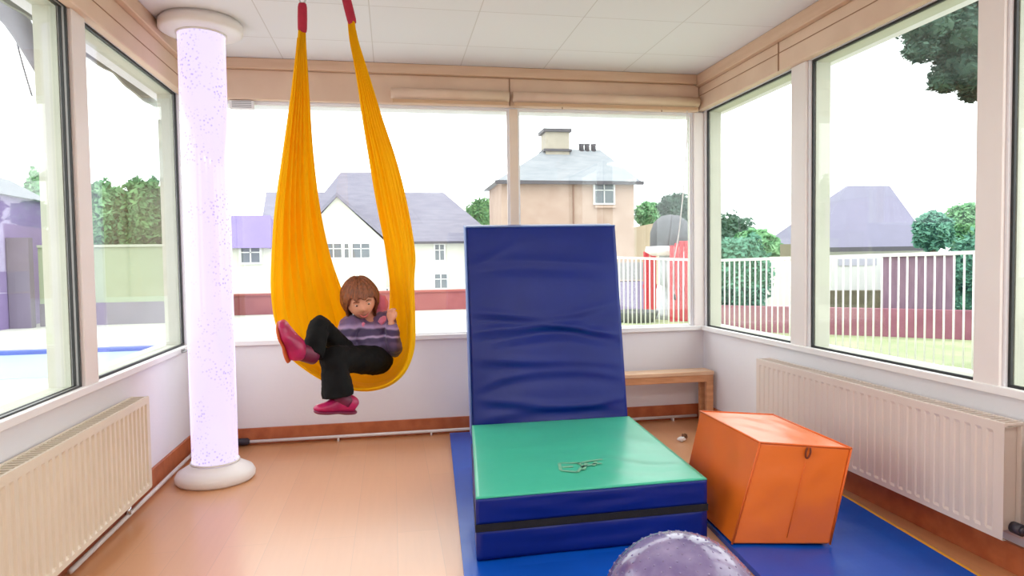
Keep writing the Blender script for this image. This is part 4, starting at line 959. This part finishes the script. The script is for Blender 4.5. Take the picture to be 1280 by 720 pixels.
link('brickwork', facing_box(B(), 880, 1130, 13.2, 11.6, GZ, .30), crim, t); link('brickwork_near', facing_box(B(), 1130, 1300, 11.6, 10.6, GZ, .30), crim, t)
t = thing('board_fence', 'tall mauve board fence behind the railing, right of the white hut', 'fence', depth_pt(1160, 400, 11.9))
link('boards', facing_box(B(), 1104, 1192, 12.2, 11.8, GZ, 1.22, .08), mauve, t); link('cap_rail', facing_box(B(), 1104, 1192, 12.15, 11.75, 1.22, 1.28, .14), mat('grey_cap', (140, 128, 132), .8), t)
def bush(name, label, cat, px, py, dist, r, n, leaf, m, seed, g=GZ): tree(name, label, cat, depth_pt(px, py, dist), r, n, leaf, m, seed, g, .06)
bush('bush', 'teal green bush behind the railing in the narrow right window', 'bush', 926, 345, 14.6, (.62, .6, .95), 4200, .07, g4, 31)
bush('bush', 'green bush behind the railing at the right edge of the big right window', 'bush', 1212, 350, 12.6, (.42, .5, .9), 3000, .06, g4, 32)
tree('tree', 'dark domed tree behind the railing in the narrow right window', 'tree', depth_pt(910, 312, 24), (1.25, 1.1, 1.25), 3000, .12, g2, 33, gz2)
tree('tree', 'bright green low tree beside the cream house in the narrow right window', 'tree', depth_pt(944, 311, 22), (.8, .7, .6), 3000, .12, g3, 34, gz2)
tree('tree', 'light green tree right of the lilac roofed house, left one', 'tree', depth_pt(1166, 290, 17), (.46, .46, .5), 3000, .07, g4, 35)
tree('tree', 'light green tree behind the railing next to the right window post', 'tree', depth_pt(1208, 284, 18.8), (.6, .6, .72), 3400, .07, g3, 36)
t = thing('house', 'cream house wall with low brown roof in the narrow right window', 'house', depth_pt(985, 350, 22))
link('walls', facing_box(B(), 962, 1018, 20, 19.4, gz2, 1.25, 1), rend_m, t)
link('roof', facing_box(B(), 975, 1020, 20.1, 19.5, 1.25, 1.62, .8), mat('brown_tiles', (120, 112, 92), .85, .1, 3), t)
# lilac roof house
D3 = 24.0
t = thing('house', 'house with wide lilac grey hip roof and white hut walls in the big right window', 'house', depth_pt(1095, 330, D3))
a, b = depth_pt(1016, 311, D3), depth_pt(1168, 309, D3); n = (b-a).cross(Vector((0, 0, 1))).normalized(); n = n if n.dot(a) > 0 else -n; n.z = 0
bb, aa = b+n*6, a+n*6; ra, rb = depth_pt(1058, 232, D3+3), depth_pt(1112, 232, D3+3)
bm = B(); V = [bm.verts.new(v) for v in (a, b, bb, aa, ra, rb)]
for f in ((0, 1, 5, 4), (1, 2, 5), (2, 3, 4, 5), (3, 0, 4), (3, 2, 1, 0)): bm.faces.new([V[i] for i in f])
link('roof', bm, mat('lilac_grey_slate', (124, 122, 142), .8, .06, 1.2), t)
link('gutter', facing_box(B(), 1018, 1166, D3-.1, D3-.1, a.z-.12, a.z+.04, .1), fascia_m, t)
link('walls', facing_box(B(), 1026, 1158, D3+.4, D3+.4, gz2, a.z-.05, 5), rend_m, t)
t = thing('storage_hut', 'white boxy hut with two windows below the lilac grey roof', 'hut', depth_pt(1085, 358, 14))
link('walls', facing_box(B(), 1040, 1137, 14.4, 14.0, GZ, 1.24, 1.2), frm_m, t)
link('door_gap', facing_box(B(), 1099, 1104, 14.36, 14.34, GZ, 1.2, .05), mat('dark_doorway', (120, 90, 96), .7), t)
link('window_strip', facing_box(B(), 1048, 1096, 14.34, 14.16, HZ(336, 1070, 9.6), 1.18, .04), mat('pale_lilac_shutter', (176, 176, 190), .6), t)
link('hedge_base', facing_box(B(), 1038, 1137, 13.9, 13.6, GZ, .52, .3), mat('mauve_green_hedge', (110, 104, 84), .9, .3, 5), t)
# overhanging tree top right
t = thing('conifer_tree', 'dark conifer branches hanging into the top right window', 'tree', depth_pt(1240, 330, 8.6))
bm = B()
for i, (px, py, r) in enumerate([(1195, 40, .52), (1235, 20, .6), (1160, 30, .36), (1205, 85, .38), (1250, 80, .45), (1150, 62, .2), (1225, -30, .6), (1270, -10, .6), (1165, -10, .38), (1180, 100, .2), (1218, 112, .2)]):
    leafy(bm, depth_pt(px, py, 8.6+.3*math.sin(i*2.1)), (r, r, r*.85), int(5200*r*r)+500, .038, 40+i)
link('foliage', bm, g2, t)
bm = B(); tp = depth_pt(1240, 330, 8.6); loft(bm, [(tp.x, tp.y, GZ), (tp.x, tp.y, 2.0), (tp.x-.02, tp.y, 4.4)], [.13, .10, .06], 12, 3); link('trunk', bm, bark, t, smooth=True)
